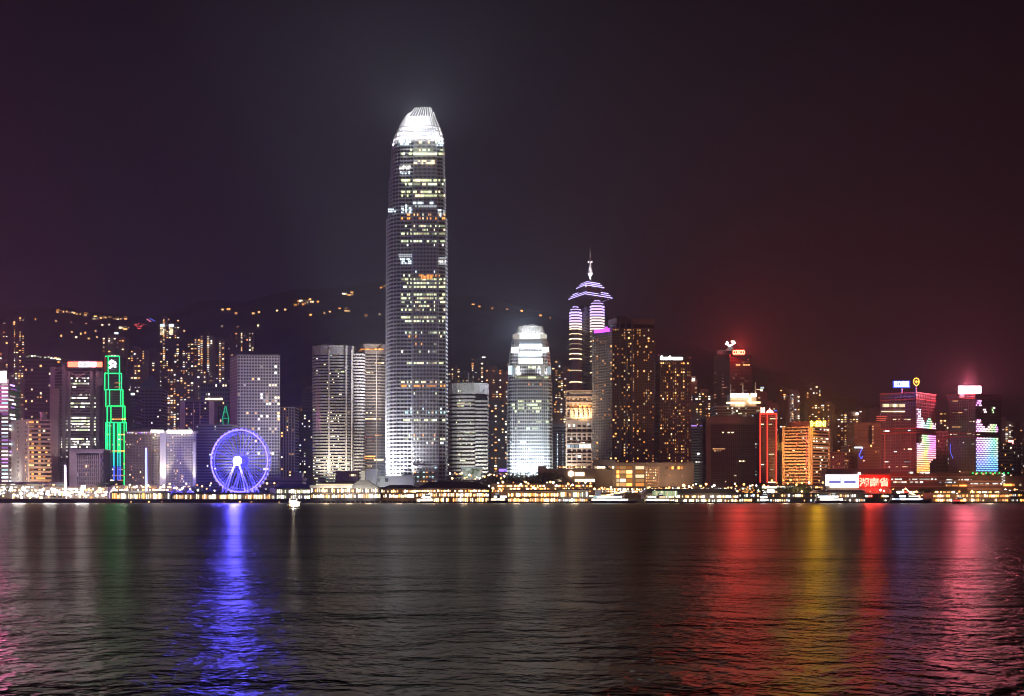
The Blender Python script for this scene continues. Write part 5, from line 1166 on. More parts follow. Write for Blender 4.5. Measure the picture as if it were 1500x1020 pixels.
for px, P, c in ((915, 4e4, (1, .7, .5)), (985, 7e4, (1, .65, .45)), (1230, 8e4, (1, .5, .3)), (1270, 6e4, (1, .2, .12)), (300, 5e4, (.4, .35, 1))):
    flood(X(px, 1600), 1600, G+18, (X(px, 1710), 1710, 70), P*2.2, c, 90)
# podium blocks by the harbour piers
def block(label, pl, pr, t, Y, wall, D=24, name='building', cat='building'):
    root = thing(name, label, cat, (X((pl+pr)/2, Y), Y+D/2, G)); m = MB(); m.box(X(pl, Y), X(pr, Y), Y, Y+D, G, Z(t, Y)); m.build('wall', wall, root)
    m = MB(); m.box(X(pl-.3, Y), X(pr+.3, Y), Y-.4, Y+D+.4, Z(t, Y), Z(t-.8, Y)); m.build('parapet', wall, root); return root
q = block('brown low block with three small lit windows in front of the twin rounded towers', 492, 523, 691, 1640, 'brown_wall')
for k in range(4): patch(q, 512+2.6*k, 513.8+2.6*k, 695, 697.6, 1639.7, 'cream' if k else 'dimwarm')
q = block('blank greenish white box building at the left foot of the tallest tower', 532, 551, 688, 1650, 'white_wall'); flood(X(541, 1630), 1625, G+5, (X(541, 1650), 1650, 25), 4e4, (.9, 1, .95), 90)
q = block('low pale glass hall tucked under the left edge of the tallest tower', 550, 606, 698, 1660, 'white_wall'); flood(X(575, 1640), 1635, G+5, (X(575, 1660), 1660, 20), 5e4, (.9, .98, 1), 120)
for l in (552, 558, 564): patch(q, l, l+4.6, 701, 706, 1659.7, 'dimwhite')
q = block('low event hall of greenish glass behind the brightest stretch of the left promenade', -12, 95, 707, 1590, 'grey_wall')
dashes(q, -8, 94, 709.5, 3, 1589.6, [('dimwhite', 3), ('green', 1), ('cream', 1), ('dimwarm', 1)], 30, .65); dashes(q, 0, 94, 715, 4.5, 1589.6, [('white', 2), ('green', 2), ('cream', 2)], 30, .55)

for (l, r, t, Y, rows, kinds, lab) in (
    (-10, 64, 711, 1530, (713, 717.5, 722), [('hot_white', 4), ('hot_cream', 3), ('hot_cool', 2), ('lit_dimwhite', 2)], 'row of glaring white stalls at the far left of the promenade'),
    (66, 158, 714, 1526, (716, 720, 724), [('hot_white', 4), ('hot_cream', 3), ('hot_warm', 1), ('lit_dimwhite', 2)], 'row of glaring white stalls below the pinkish beige grid slab'),
    (164, 252, 711.5, 1540, (713, 716.5), [('hot_cream', 3), ('hot_warm', 3), ('hot_white', 2), ('lit_warm', 2)], 'row of warm lit stalls behind the white roofed promenade deck'),
    (396, 456, 716, 1530, (718, 722, 726), [('hot_warm', 3), ('hot_cream', 2), ('lit_dimwhite', 2)], 'low lit arcade between the ferris wheel and the white corniced pier'),
    (720, 868, 709.5, 1560, (711, 715, 718.5), [('hot_amber', 3), ('hot_warm', 4), ('hot_cream', 2), ('lit_dimwarm', 3)], 'low amber lit arcade along the foot of the terrace building'),
    (868, 1010, 714, 1550, (715.5, 719), [('hot_warm', 3), ('hot_white', 2), ('hot_cream', 3), ('lit_cool', 1)], 'low lit arcade along the foot of the stone podium'),
    (1012, 1112, 713, 1555, (715, 719, 722.5), [('hot_white', 3), ('hot_warm', 2), ('lit_green', 1), ('lit_dimwhite', 2)], 'low arcade with white lights along the foot of the huge dark slab'),
    (1138, 1208, 711, 1560, (713, 717), [('hot_warm', 3), ('hot_amber', 2), ('hot_white', 1), ('lit_dimwarm', 2)], 'low arcade with warm lights along the foot of the orange block'),
    (1306, 1366, 718, 1540, (720, 724), [('hot_white', 2), ('hot_warm', 2), ('hot_red', 1)], 'low dim arcade between red characters and amber terrace'),
    (1368, 1500, 718.5, 1530, (720, 723.5), [('hot_amber', 4), ('hot_warm', 4), ('hot_cream', 3), ('hot_white', 1)], 'low amber lit arcade behind the amber waterside terrace')):
    q = block(lab, l, r, t, Y, 'brown_wall', 14, 'arcade', 'arcade'); m = MB()
    for k in range(int((r-l)/6)): m.box(X(l+6*k, Y), X(l+6*k+1, Y), Y-.9, Y-.41, G, Z(t+1, Y))
    m.build('columns', 'brown_wall', q)
    for py in rows: dashes(q, l+.5, r-.5, py+R.uniform(-.3, .3), 2.2, Y-.2, [(a, w) for a, w in kinds], int((r-l)/2.2), .55)
# ------------------------------------------------------------------ ferris wheel
YW = 1520; wc = Vector((X(352.5, YW), YW, Z(675.5, YW))); RW = 30.0; wa = RAD(17)
wu = Vector((math.cos(wa), -math.sin(wa), 0)); wn = Vector((-math.sin(wa), -math.cos(wa), 0))
wh_ = thing('ferris_wheel', 'big ferris wheel glowing blue with a white lit hub', 'ferris wheel', (wc.x, wc.y, G))
emit('wheel_rim', (.28, .20, 1), 3.4, False, True); emit('wheel_rim_blue', (.12, .12, 1), 2.2, False, True); emit('wheel_hub', (.50, .48, 1), 34, False, True); emit('wheel_spoke', (.10, .09, 1), 1.5, False); surf('wheel_leg', (.30, .32, .62), .5, .1); emit('hub_blue', (.05, .04, .9), 2.2, False, True)
def rimpt(a, r, s): return wc+wu*(r*math.cos(a))+Vector((0, 0, r*math.sin(a)))+wn*s
N = 84
for s, mat, rr in ((3.2, 'wheel_rim', .62), (-3.2, 'wheel_rim_blue', .5)):
    m = MB(); m.path([rimpt(2*math.pi*k/N, RW, s) for k in range(N+1)], rr, 5); m.build('rim', mat, wh_)
m = MB()
for s in (3.2, -3.2): m.path([rimpt(2*math.pi*k/N, RW-3, s) for k in range(N+1)], .18, 4)
for k in range(N):
    a = 2*math.pi*k/N; b_ = 2*math.pi*(k+1)/N
    m.bar(rimpt(a, RW-3, 3.2), rimpt(b_, RW, 3.2), .14, 4); m.bar(rimpt(a, RW, 3.2), rimpt(a, RW, -3.2), .14, 4)
m.build('rim_truss', 'wheel_leg', wh_)
for k in range(28):
    a = 2*math.pi*(k+.5)/28; m = MB(); m.bar(rimpt(a, 2.5, 4.5), rimpt(a, RW-1, 3.2), .22, 4); m.bar(rimpt(a, 2.5, -4.5), rimpt(a, RW-1, -3.2), .22, 4); m.build('spoke', 'wheel_spoke', wh_)
m = MB(); m.bar(wc-wn*6.0, wc+wn*6.4, 2.6, 16); m.build('axle', 'white_wall', wh_)
m = MB(); m.bar(wc+wn*6.5, wc+wn*7.6, 4.3, 24); m.build('hub_light', 'wheel_hub', wh_)
m = MB(); m.bar(wc-wn*7.6, wc-wn*6.5, 4.6, 24); m.build('back_hub_light', 'hub_blue', wh_)
for s, sp in ((8.5, 1), (-8.5, 1)):
    for side in (-1, 1):
        for k in (0, 1):
            m = MB(); foot = wc+wu*(side*(13+4.5*k))+wn*(s*1.25); foot.z = G; top = wc+wn*(s*.85)+wu*(side*1.0); m.bar(foot, top, .85, 8, .6); m.build('leg', 'wheel_leg', wh_)
gm = MB(); gm.lathe((0, 0, -1.6), [(.5, 0), (1.15, .35), (1.25, 1.3), (1.15, 2.3), (.5, 2.9)], 8)
gme = bpy.data.meshes.new('gondola'); gme.from_pydata(gm.v, [], gm.f); gme.materials.append(M['hull_white'])
for k in range(42):
    p = rimpt(2*math.pi*(k+.25)/42, RW+1.6, 0); o = bpy.data.objects.new('gondola', gme); COL.objects.link(o); o.parent = wh_; o.location = p-Vector(wh_['o3'])
m = MB(); m.box(wc.x-24, wc.x+26, YW-14, YW+14, G, G+2.0); m.build('boarding_deck', 'concrete', wh_)
m = MB()
for k in range(16): m.box(wc.x-23+3*k, wc.x-22.2+3*k, YW-14.6, YW-14.1, G+.4, G+1.6)
m.build('deck_lights', 'lit_cool', wh_)
glow(*(wc+wn*14), 8e5, (.09, .07, 1), 4)  # point lamps added before the wheel to spread its blue light
glow(wc.x, wc.y-16, G+7, 3e4, (.2, .16, 1), 2)

# ------------------------------------------------------------------ piers
def pier(label, pl, pr, Yf_, Yb, storeys, roof=None, wall='timber', base='hull_dark', kinds=[('warm', 1)], bay=3.0, fill=.9, name='ferry_pier'):
    """storeys: (py bottom, py top) of lit open halls; roof: (eave, ridge, inset px, material)"""
    Y = Yf_; root = thing(name, label, 'pier', (X((pl+pr)/2, Y), (Yf_+Yb)/2, 0)); x0, x1 = X(pl, Y), X(pr, Y); zd = Z(storeys[0][0], Y)-.1
    m = MB(); m.box(x0, x1, Y, Yb, max(1.2, zd-2.6), zd); m.build('deck', base, root)
    m = MB(); n = max(3, int((x1-x0)/4.5))
    for k in range(n+1):
        for yy in (Y+1, Y+9): m.bar((x0+.8+(x1-x0-1.6)*k/n, yy, -.7), (x0+.8+(x1-x0-1.6)*k/n, yy, max(1.2, zd-2.6)), .5, 6)
    m.build('piles', 'concrete', root)
    zt = Z(min(t for _, t in storeys), Y); m = MB(); m.box(x0+1, x1-1, Y+3.2, Yb-1, zd, zt+1.2); m.build('wall', wall, root)
    m = MB()
    for (b_, t) in storeys: m.box(x0, x1, Y-.3, Y+3.1, Z(t, Y), Z(t, Y)+.9)
    m.build('floor_slab', wall, root)
    nb = int((pr-pl)/bay); w = (x1-x0)/nb; m = MB()
    for k in range(nb+1): m.box(x0+w*k-.22*(k > 0), x0+w*k+.22*(k < nb), Y+.1, Y+.6, zd, zt-.02)
    m.build('columns', wall, root)
    for (b_, t) in storeys:
        for k in range(nb):
            if R.random() < fill:
                h = (Z(t, Y)-Z(b_, Y)); hh = h*R.uniform(.55, .85); win(root, (x0+w*(k+.5), Y+2.6, Z(b_, Y)+h*.12+hh/2), w*R.uniform(.6, .9), .4, hh, 0, 'hot_'+pick(kinds))
    if roof:
        e, r, ins, mat = roof; m = MB(); q = front(pl-.8, pr+.8, Y-1.2, Yb-Y+2); m.prism(q, Z(e, Y), Z(e, Y)+.5)
        m.prism(q, Z(e, Y)+.5, Z(r, Y), [(q[0][0]+ins, Y+8), (q[1][0]-ins, Y+8), (q[2][0]-ins, Yb-6), (q[3][0]+ins, Yb-6)]); m.build('roof', mat, root)
    return root
MIX = [('cream', 4), ('white', 3), ('warm', 2), ('amber', 1)]
AMB = [('amber', 4), ('warm', 4), ('cream', 2)]
q = pier('low promenade deck under a white lit flat roof, left of the ferris wheel', 163, 250, 1452, 1490, [(731.5, 722.5)], None, 'grey_wall', 'hull_dark', MIX, 2.6, .85)
m = MB(); m.box(X(165, 1452), X(246, 1452), 1450.5, 1470, Z(722, 1452), Z(719.8, 1452)); m.build('roof', 'white_wall', q); flood(X(205, 1452), 1440, 18, (X(205, 1452), 1452, 12), 2.5e4, (1, .95, .9), 150)
for px in (191, 217, 236): patch(q, px, px+2, 734.6, 736.2, 1451, 'warm', .6, 'bulkhead_lamp')
q = pier('promenade deck with close lit bays right under the ferris wheel', 252, 402, 1454, 1492, [(731.5, 724)], None, 'grey_wall', 'hull_dark', [('cream', 3), ('warm', 3), ('white', 1), ('dimwarm', 2)], 2.3, .8)
m = MB(); m.box(X(253, 1454), X(401, 1454), 1453, 1480, Z(723.4, 1454), Z(721.6, 1454)); m.build('roof', 'concrete', q)
for px in (327, 350, 367, 408): patch(q, px, px+2.6, 734.8, 736.2, 1453, 'warm', .6, 'bulkhead_lamp')
pier('small dark hipped pier house with a greenish lit hall, right of the wheel', 402, 454, 1450, 1486, [(731, 725), (723, 717)], (715.5, 709.5, 6, 'roof_dark'), 'grey_wall', 'hull_dark', [('white', 3), ('green', 3), ('cream', 2)], 2.8, .8)
q = pier('white corniced ferry pier with rows of lit arches and a white tent roof', 455, 557, 1440, 1482, [(730, 724), (722, 715.5)], None, 'dark_wall', 'hull_dark', MIX, 2.7, .85)
m = MB(); m.box(X(454, 1440), X(516, 1440), 1438.5, 1446, Z(715.2, 1440), Z(711, 1440)); m.build('cornice', 'white_wall', q)
m = MB(); m.prism(front(464, 524, 1446, 30), Z(711, 1446), Z(705.5, 1446), front(470, 518, 1452, 14)); m.build('roof', 'roof_dark', q)
m = MB(); m.prism(front(508, 556, 1437.6, 34), Z(716, 1440), Z(703, 1440), front(527, 537, 1450, 6)); m.box(X(529, 1452), X(535, 1452), 1450, 1455, Z(703.1, 1452), Z(690, 1452)); m.prism(front(527.5, 536.5, 1449, 8), Z(690, 1452), Z(685, 1452), front(531, 533, 1452, 2)); m.build('tent_roof', 'canvas', q)
patch(q, 466, 517, 709, 710.6, 1445, 'cream', .5, 'light_bar')
flood(X(485, 1425), 1420, 16, (X(485, 1440), 1440, 15), 5e4, (1, .92, .78), 140); flood(X(532, 1425), 1418, 15, (X(532, 1440), 1445, 20), 8e4, (1, .93, .8), 110)
pier('dark roofed ferry pier with a brown fender wall, just right of the white tent roof', 558, 612, 1448, 1486, [(729.5, 724), (722, 717.5)], (716.5, 710.5, 8, 'roof_dark'), 'timber', 'timber', MIX, 2.8, .85)
pier('largest dark roofed ferry pier with two storeys of bright golden halls, before the tallest tower', 610, 716, 1442, 1486, [(735.5, 729), (728, 722), (721, 717.5)], (716, 705.5, 12, 'roof_dark'), 'timber', 'hull_dark', [('cream', 4), ('warm', 3), ('amber', 2), ('white', 3)], 2.5, .92)
pier('flat roofed ferry pier with two golden lit decks, before the smaller crowned tower', 744, 818, 1446, 1486, [(735.5, 729.5), (728, 721.8)], (720.8, 717.5, 2, 'brown_wall'), 'timber', 'hull_dark', AMB+[('cream', 3)], 2.3, .95)
pier('greenish glazed pier hall with amber lights, left of the docked fast ferries', 818, 864, 1448, 1486, [(735, 730.5), (728.5, 720)], (719, 716.5, 1, 'grey_wall'), 'grey_wall', 'hull_dark', [('dimwarm', 3), ('green', 2), ('amber', 2), ('dimwhite', 2)], 2.9, .8)
q = pier('long grey roofed ferry terminal with a yellow lit foot, before the huge dark slab', 944, 1082, 1452, 1500, [(736, 731), (729.5, 725.5)], (724, 716, 5, 'grey_wall'), 'grey_wall', 'hull_dark', [('warm', 3), ('white', 3), ('cream', 3), ('green', 1)], 2.6, .72)
m = MB(); m.box(X(956, 1451), X(992, 1451), 1450.6, 1451.4, Z(727.5, 1451), Z(719.5, 1451)); m.build('glass_front', emit('lit_leafglass', (.75, .95, .5), .75, False), q)
for k in range(9): patch(q, 957+4*k, 958.2+4*k, 719.5, 727.5, 1450.3, 'cream' if k % 2 else 'green', .4)
pier('dim ferry pier below the red outlined tower with scattered white lamps', 1083, 1200, 1456, 1498, [(735, 731), (728, 724)], None, 'dark_wall', 'hull_dark', [('white', 3), ('cool', 2), ('warm', 2), ('green', 1)], 3.2, .5)
q = pier('grey ferry terminal wall with dim windows under the white lit billboard', 1200, 1268, 1458, 1500, [(735, 731), (728.5, 724)], (722, 718, 2, 'grey_wall'), 'grey_wall', 'hull_dark', [('dimwarm', 3), ('white', 2), ('cream', 1)], 3.4, .45)
pier('red washed pier end below the red characters', 1268, 1352, 1462, 1500, [(734.5, 731), (728.5, 725)], None, 'brown_wall', 'hull_dark', [('red', 3), ('warm', 2), ('white', 2)], 3.4, .4)
pier('amber lit waterside terrace below the taller light screen', 1366, 1480, 1462, 1500, [(735, 730.5), (728.5, 724.5)], None, 'orange_stone', 'hull_dark', AMB+[('cream', 2)], 2.6, .8)
pier('pier end at the right edge with mixed white and amber lights', 1480, 1530, 1464, 1500, [(735, 730.5), (727.5, 723.5)], (722, 719, 1, 'dark_wall'), 'dark_wall', 'hull_dark', AMB+[('white', 4)], 3, .6)
# canopy with white screen box by the red outlined tower
q = block('white lit canopy with a glaring screen box below the red outlined tower', 1118, 1166, 719, 1530, 'dark_wall', 16, 'canopy_hall', 'canopy')
m = MB(); m.box(X(1119, 1528), X(1166, 1528), 1526, 1540, Z(715.5, 1528), Z(712.5, 1528)); m.build('canopy', 'billboard_cream', q); patch(q, 1124, 1134, 717.5, 724, 1526, 'flare_white', 1, 'screen')
for px in (1142, 1147, 1152): patch(q, px, px+4, 717, 720, 1526, R.choice(['cool', 'purple', 'white']), 1, 'screen')
# elevated road
vd = thing('elevated_road', 'elevated road on posts behind the ferry terminals at the right', 'road', (X(1110, 1575), 1575, G))
m = MB(); m.box(X(1000, 1575), X(1212, 1575), 1575, 1586, Z(716, 1575), Z(713.5, 1575)); m.build('deck', 'concrete', vd)
m = MB()
for k in range(12): m.bar((X(1004+18.5*k, 1580), 1580, G), (X(1004+18.5*k, 1580), 1580, Z(716, 1575)), 1.1, 8)
m.build('posts', 'concrete', vd)

# ------------------------------------------------------------------ boats
def hull_loft(m, x0, x1, y, beam, z1, bow=1, fl=.6, rake=.10):
    L = x1-x0; secs = []
    for t, w, zz in ((0, .62, 1.0), (.06, .92, 1.0), (.5, 1, 1.0), (.8, .86, 1.04), (.93, .5, 1.10), (1, .06, 1.16)):
        x = x0+L*t if bow > 0 else x1-L*t; secs.append((x, w*beam/2, zz*z1, -(t > .9)*rake*L*0))
    b0 = len(m.v)
    for x, w, z, _ in secs:
        for yy, zz, ww in ((y-w, z, 1), (y-w*fl, -.4, 1), (y+w*fl, -.4, 1), (y+w, z, 1)): m.v.append((x, yy, zz))
    for s in range(len(secs)-1):
        for k in range(4):
            a, c = b0+s*4+k, b0+s*4+(k+1) % 4; f = (a, c, c+4, a+4); m.f.append(f if bow < 0 else tuple(reversed(f)))
    m.f.append((b0, b0+1, b0+2, b0+3)); e = b0+4*(len(secs)-1); m.f.append((e+3, e+2, e+1, e))
def ferry(label, pl, pr, Y, hull, decks, bow=1, beam=8, freeboard=1.9, kinds=[('white', 3), ('cool', 2)], cat='ferry', name='ferry', group=None, fill=.9, bay=2.4, roofmat='hull_white', mast=True):
    x0, x1 = X(pl, Y), X(pr, Y); L = x1-x0; root = thing(name, label, cat, ((x0+x1)/2, Y, 0), group)
    m = MB(); hull_loft(m, x0, x1, Y, beam, freeboard, bow); m.build('hull', hull, root)
    z = freeboard; a, b_ = (x0+L*.05, x1-L*.2) if bow > 0 else (x0+L*.2, x1-L*.05)
    for k in range(decks):
        h = 2.5; m = MB(); m.box(a, b_, Y-beam*.4, Y+beam*.4, z, z+h-.3); m.build('cabin', 'hull_white', root)
        m = MB(); m.box(a-.7, b_+.7, Y-beam*.45, Y+beam*.45, z+h-.3, z+h); m.build('deck_roof', roofmat, root)
        n = max(2, int((b_-a)/bay)); w = (b_-a)/n; i = 0
        while i < n:
            if R.random() < fill:
                j = i+1
                while j < n and R.random() < .6: j += 1
                win(root, (a+w*(i+j)/2, Y-beam*.4-.05, z+1.2), w*(j-i)-.35, .2, 1.25, 0, 'hot_'+pick(kinds)); i = j
            else: i += 1
        z += h; d = (b_-a)*.12; a += d*(.4 if bow > 0 else 1.4); b_ -= d*(1.4 if bow > 0 else .4)
    wx = b_-1 if bow > 0 else a+1
    m = MB(); m.box(wx-2.2, wx+2.2, Y-beam*.25, Y+beam*.25, z, z+1.9); m.build('wheelhouse', 'hull_white', root)
    win(root, (wx, Y-beam*.25-.05, z+1.2), 3.2, .2, .8, 0, 'lit_dimwhite')
    if mast:
        mx = (a+b_)/2; m = MB(); m.bar((mx, Y, z), (mx, Y, z+4.5), .16, 5); m.bar((mx-1, Y, z+3.4), (mx+1, Y, z+3.4), .1, 4); m.build('mast', 'hull_white', root)
        m = MB(); m.lathe((mx, Y, z+4.4), [(.05, 0), (.32, .3), (.05, .6)], 6); m.build('mast_light', 'lamp_white', root)
    m = MB()
    for i in range(int(L/3)): m.bar((x0+L*.06+3*i*.9, Y-beam*.44, freeboard), (x0+L*.06+3*i*.9, Y-beam*.44, freeboard+.9), .05, 4)
    m.bar((x0+L*.06, Y-beam*.44, freeboard+.9), (x1-L*.1, Y-beam*.44, freeboard+.9), .05, 4); m.build('rail', 'hull_white', root)
    return root
ferry('small double decked harbour ferry glowing cream before the largest dark roofed pier', 616, 638, 1400, 'hull_green', 2, 1, 7, 1.6, [('cream', 4), ('white', 2), ('amber', 1)])
q = ferry('dark hulled ferry with a turquoise top light between two golden piers', 713, 745, 1412, 'hull_dark', 2, -1, 8, 2.2, [('cream', 3), ('white', 2), ('dimwhite', 2)]); patch(q, 729, 735, 727.6, 729.4, 1410, 'cyan', 1, 'top_light')
q = ferry('longest docked fast ferry with two white streaks of cabin light', 863, 934, 1405, 'hull_white', 2, 1, 11, 2.0, [('cool', 3), ('white', 4), ('cyan', 1)], fill=.95)
m = MB(); m.box(X(872, 1420), X(880, 1420), 1418, 1424, G, Z(718, 1420)); m.build('funnel', 'hull_white', q); flood(X(876, 1400), 1395, 9, (X(876, 1420), 1418, 13), 1.2e4, (.8, .82, 1), 80)
ferry('second docked fast ferry with cream cabin light, right of the longest one', 944, 988, 1412, 'hull_white', 2, 1, 10, 1.9, [('cream', 3), ('white', 3), ('green', 1)], fill=.9)
ferry('stubby white ferry lit on both decks below the red outlined tower', 1112, 1129, 1402, 'hull_dark', 2, 1, 7, 1.7, [('white', 4), ('cool', 2)], fill=1)
ferry('white ferry lying along the grey terminal under the billboard', 1193, 1243, 1415, 'hull_white', 2, 1, 10, 2.2, [('cool', 3), ('white', 3), ('cyan', 1)], fill=.85)
q = ferry('black hulled ferry with a slanting amber lit gangway, below the pink and gold light screen', 1302, 1362, 1395, 'hull_dark', 2, 1, 10, 2.6, [('white', 2), ('cool', 2), ('dimwhite', 2)], fill=.7, roofmat='hull_dark')
m = MB(); m.path([(X(1326, 1392), 1392, Z(715, 1392)), (X(1333, 1392), 1392, Z(722, 1392)), (X(1348, 1392), 1392, Z(728.5, 1392))], .45, 5); m.build('gangway', 'gold_band', q)
ferry('small boat with red lit sides right of the black hulled ferry', 1394, 1415, 1330, 'red_paint', 1, 1, 5, 1.5, [('red', 3), ('amber', 1)], 'boat', 'motor_boat', None, 1)
q = ferry('small launch out on the water with a dazzling headlamp, right of the ferris wheel', 421, 440, 880, 'hull_dark', 1, -1, 3.2, 1.0, [('dimwarm', 1)], 'boat', 'motor_boat', None, .7)
m = MB(); m.lathe((X(430, 877), 877, Z(741.3, 877)), [(.1, 0), (.85, .5), (.85, 1.2), (.1, 1.7)], 10); m.build('headlamp', emit('headlamp', (1, .86, .66), 110, False, True), q)
glow(X(430, 872), 872, Z(741, 872), 2.5e3, (1, .8, .6), .4)  # point lamp added beside the headlamp for its halo
m = MB(); m.box(X(424, 879), X(426, 879), 878, 880, 1, 1.9); m.build('side_lamp', 'lit_amber', q)
gw = thing('gangway', 'slanting orange lit gangway above the longest docked ferry', 'gangway', (X(895, 1440), 1440, G))
m = MB(); m.path([(X(863, 1440), 1440, Z(727, 1440)), (X(888, 1440), 1440, Z(726, 1440)), (X(918, 1440), 1440, Z(719.5, 1440))], .6, 5); m.build('lit_rail', 'gold_band', gw)
m = MB(); m.path([(X(863, 1441), 1441, Z(728.3, 1440)), (X(888, 1441), 1441, Z(727.5, 1440)), (X(918, 1441), 1441, Z(721, 1440))], .8, 5); m.bar((X(914, 1441), 1441, -.6), (X(914, 1441), 1441, Z(721, 1440)), .5, 6); m.bar((X(872, 1441), 1441, -.6), (X(872, 1441), 1441, Z(727.5, 1440)), .5, 6); m.build('walkway', 'steel', gw)

# ------------------------------------------------------------------ masts, lamps, trees
def light_mast(px, t, Y, label, c, c2):
    root = thing('light_mast', label, 'mast', (X(px, Y), Y, G)); m = MB(); m.bar((X(px, Y)+.9, Y+.9, G), (X(px, Y)+.9, Y+.9, Z(t, Y)), .5, 8, .3); m.build('pole', 'white_wall', root)
    m = MB(); m.bar((X(px, Y), Y, G+3), (X(px, Y), Y, Z(t, Y)), .8, 8); m.build('light_strip', c, root)
    m = MB(); m.lathe((X(px, Y), Y, Z(t, Y)), [(.4, 0), (1.1, .5), (.4, 1.3)], 8); m.build('top_light', c2, root)
emit('strip_white', (.8, .72, 1), 4, False, True); emit('strip_blue', (.35, .42, 1), 3.0, False, True)
light_mast(95.3, 683, 1500, 'white lit mast standing in front of the pinkish beige grid slab', 'strip_white', 'lit_violet')
light_mast(213.8, 658, 1500, 'blue white lit mast standing before the two hotel blocks', 'strip_blue', 'lit_violet')
def lamp_proto(mat):
    p = MB(); p.bar((0, 0, 0), (0, 0, 1), .13, 6, .09); h = MB(); h.lathe((0, 0, 0), [(.05, -.75), (.55, -.45), (.75, 0), (.55, .45), (.05, .75)], 8); out = []
    for nm, b_, mt in (('pole', p, 'lamp_post'), ('lamp_head', h, mat)): me = bpy.data.meshes.new(nm); me.from_pydata(b_.v, [], b_.f); me.materials.append(M[mt]); out.append(me)
    return out
LP = {k: lamp_proto(k) for k in ('lamp_warm', 'lamp_white', 'lamp_cool')}
emit('lamp_orange', (1, .40, .10), 8); LP['lamp_orange'] = lamp_proto('lamp_orange')
def lamp(px, py, Y, kind, label, group, s=1, zb=G):
    z = max(Z(py, Y), zb+1.5); root = thing('street_lamp', label, 'street lamp', (X(px, Y), Y, zb), group)
    o = bpy.data.objects.new('pole', LP[kind][0]); COL.objects.link(o); o.parent = root; o.scale = (1, 1, z-zb)
    o = bpy.data.objects.new('lamp_head', LP[kind][1]); COL.objects.link(o); o.parent = root; o.location = (0, -.2, z-zb); o.scale = (s, s, s)
def lamps(n, x0, x1, y0, y1, Y0, Y1_, kinds, label, group, s=(.6, 1.2)):
    for k in range(n): lamp(x0+(x1-x0)*(k+R.random())/n, R.uniform(y0, y1), R.uniform(Y0, Y1_), R.choice(kinds), label, group, R.uniform(*s)*1.45)
lamps(74, 0, 158, 716, 727, 1482, 1560, ['lamp_white', 'lamp_white', 'lamp_warm', 'lamp_cool'], 'one of the crowded white lamps along the brightest stretch at the left', 'crowded lamps of the left promenade', (.8, 1.5))
lamps(16, 0, 160, 726, 730, 1478, 1481, ['lamp_warm', 'lamp_orange', 'lamp_white'], 'low warm lamp on the sea wall edge at the far left', 'low lamps on the left sea wall', (.7, 1.1))
lamps(22, 160, 262, 709, 718, 1510, 1580, ['lamp_white', 'lamp_warm', 'lamp_warm'], 'warm lamp behind the white roofed promenade deck', 'lamps behind the white roofed deck')
lamps(14, 255, 315, 708, 720, 1500, 1580, ['lamp_orange', 'lamp_warm', 'lamp_white'], 'orange lamp in the cluster left of the ferris wheel foot', 'orange lamps left of the wheel')
lamps(12, 385, 452, 708, 721, 1500, 1580, ['lamp_orange', 'lamp_warm', 'lamp_white'], 'orange lamp right of the ferris wheel foot', 'orange lamps right of the wheel')
lamps(24, 656, 745, 693, 703, 1560, 1595, ['lamp_orange', 'lamp_warm', 'lamp_white'], 'orange lamp around the pale video screen', 'orange lamps by the video screen', (.6, 1))
lamps(34, 716, 866, 705, 717, 1500, 1600, ['lamp_orange', 'lamp_warm', 'lamp_orange', 'lamp_white'], 'orange lamp in front of the low terrace building', 'orange lamps before the terrace building', (.6, 1.1))
lamps(26, 866, 1010, 714, 718, 1500, 1560, ['lamp_warm', 'lamp_orange', 'lamp_white'], 'warm lamp along the road below the stone podium', 'warm lamps below the stone podium', (.6, 1.1))
lamps(24, 1005, 1115, 708, 719, 1500, 1570, ['lamp_white', 'lamp_orange', 'lamp_warm', 'lamp_white'], 'lamp at the foot of the huge dark slab', 'lamps below the huge dark slab', (.6, 1.1))
lamps(20, 1115, 1210, 703, 716, 1500, 1590, ['lamp_orange', 'lamp_warm', 'lamp_orange'], 'orange lamp in front of the orange banded block', 'orange lamps before the orange block', (.6, 1.1))
lamps(16, 1120, 1200, 720, 730, 1470, 1498, ['lamp_white', 'lamp_orange', 'lamp_warm', 'lamp_cool'], 'low lamp on the dim pier below the orange banded block', 'low lamps on the dim pier', (.6, 1))
lamps(12, 1270, 1365, 716, 726, 1502, 1560, ['lamp_warm', 'lamp_white', 'lamp_orange'], 'lamp below the red lit glass tower', 'lamps below the red lit tower', (.5, .9))
lamps(30, 1366, 1500, 717, 728, 1502, 1580, ['lamp_orange', 'lamp_warm', 'lamp_orange', 'lamp_white'], 'amber lamp on the terrace below the taller light screen', 'amber lamps of the right terrace', (.6, 1.1))
lamp(1001.5, 711.5, 1560, 'lamp_orange', 'brightest orange street lamp, by the right end of the stone podium', None, 2.2)
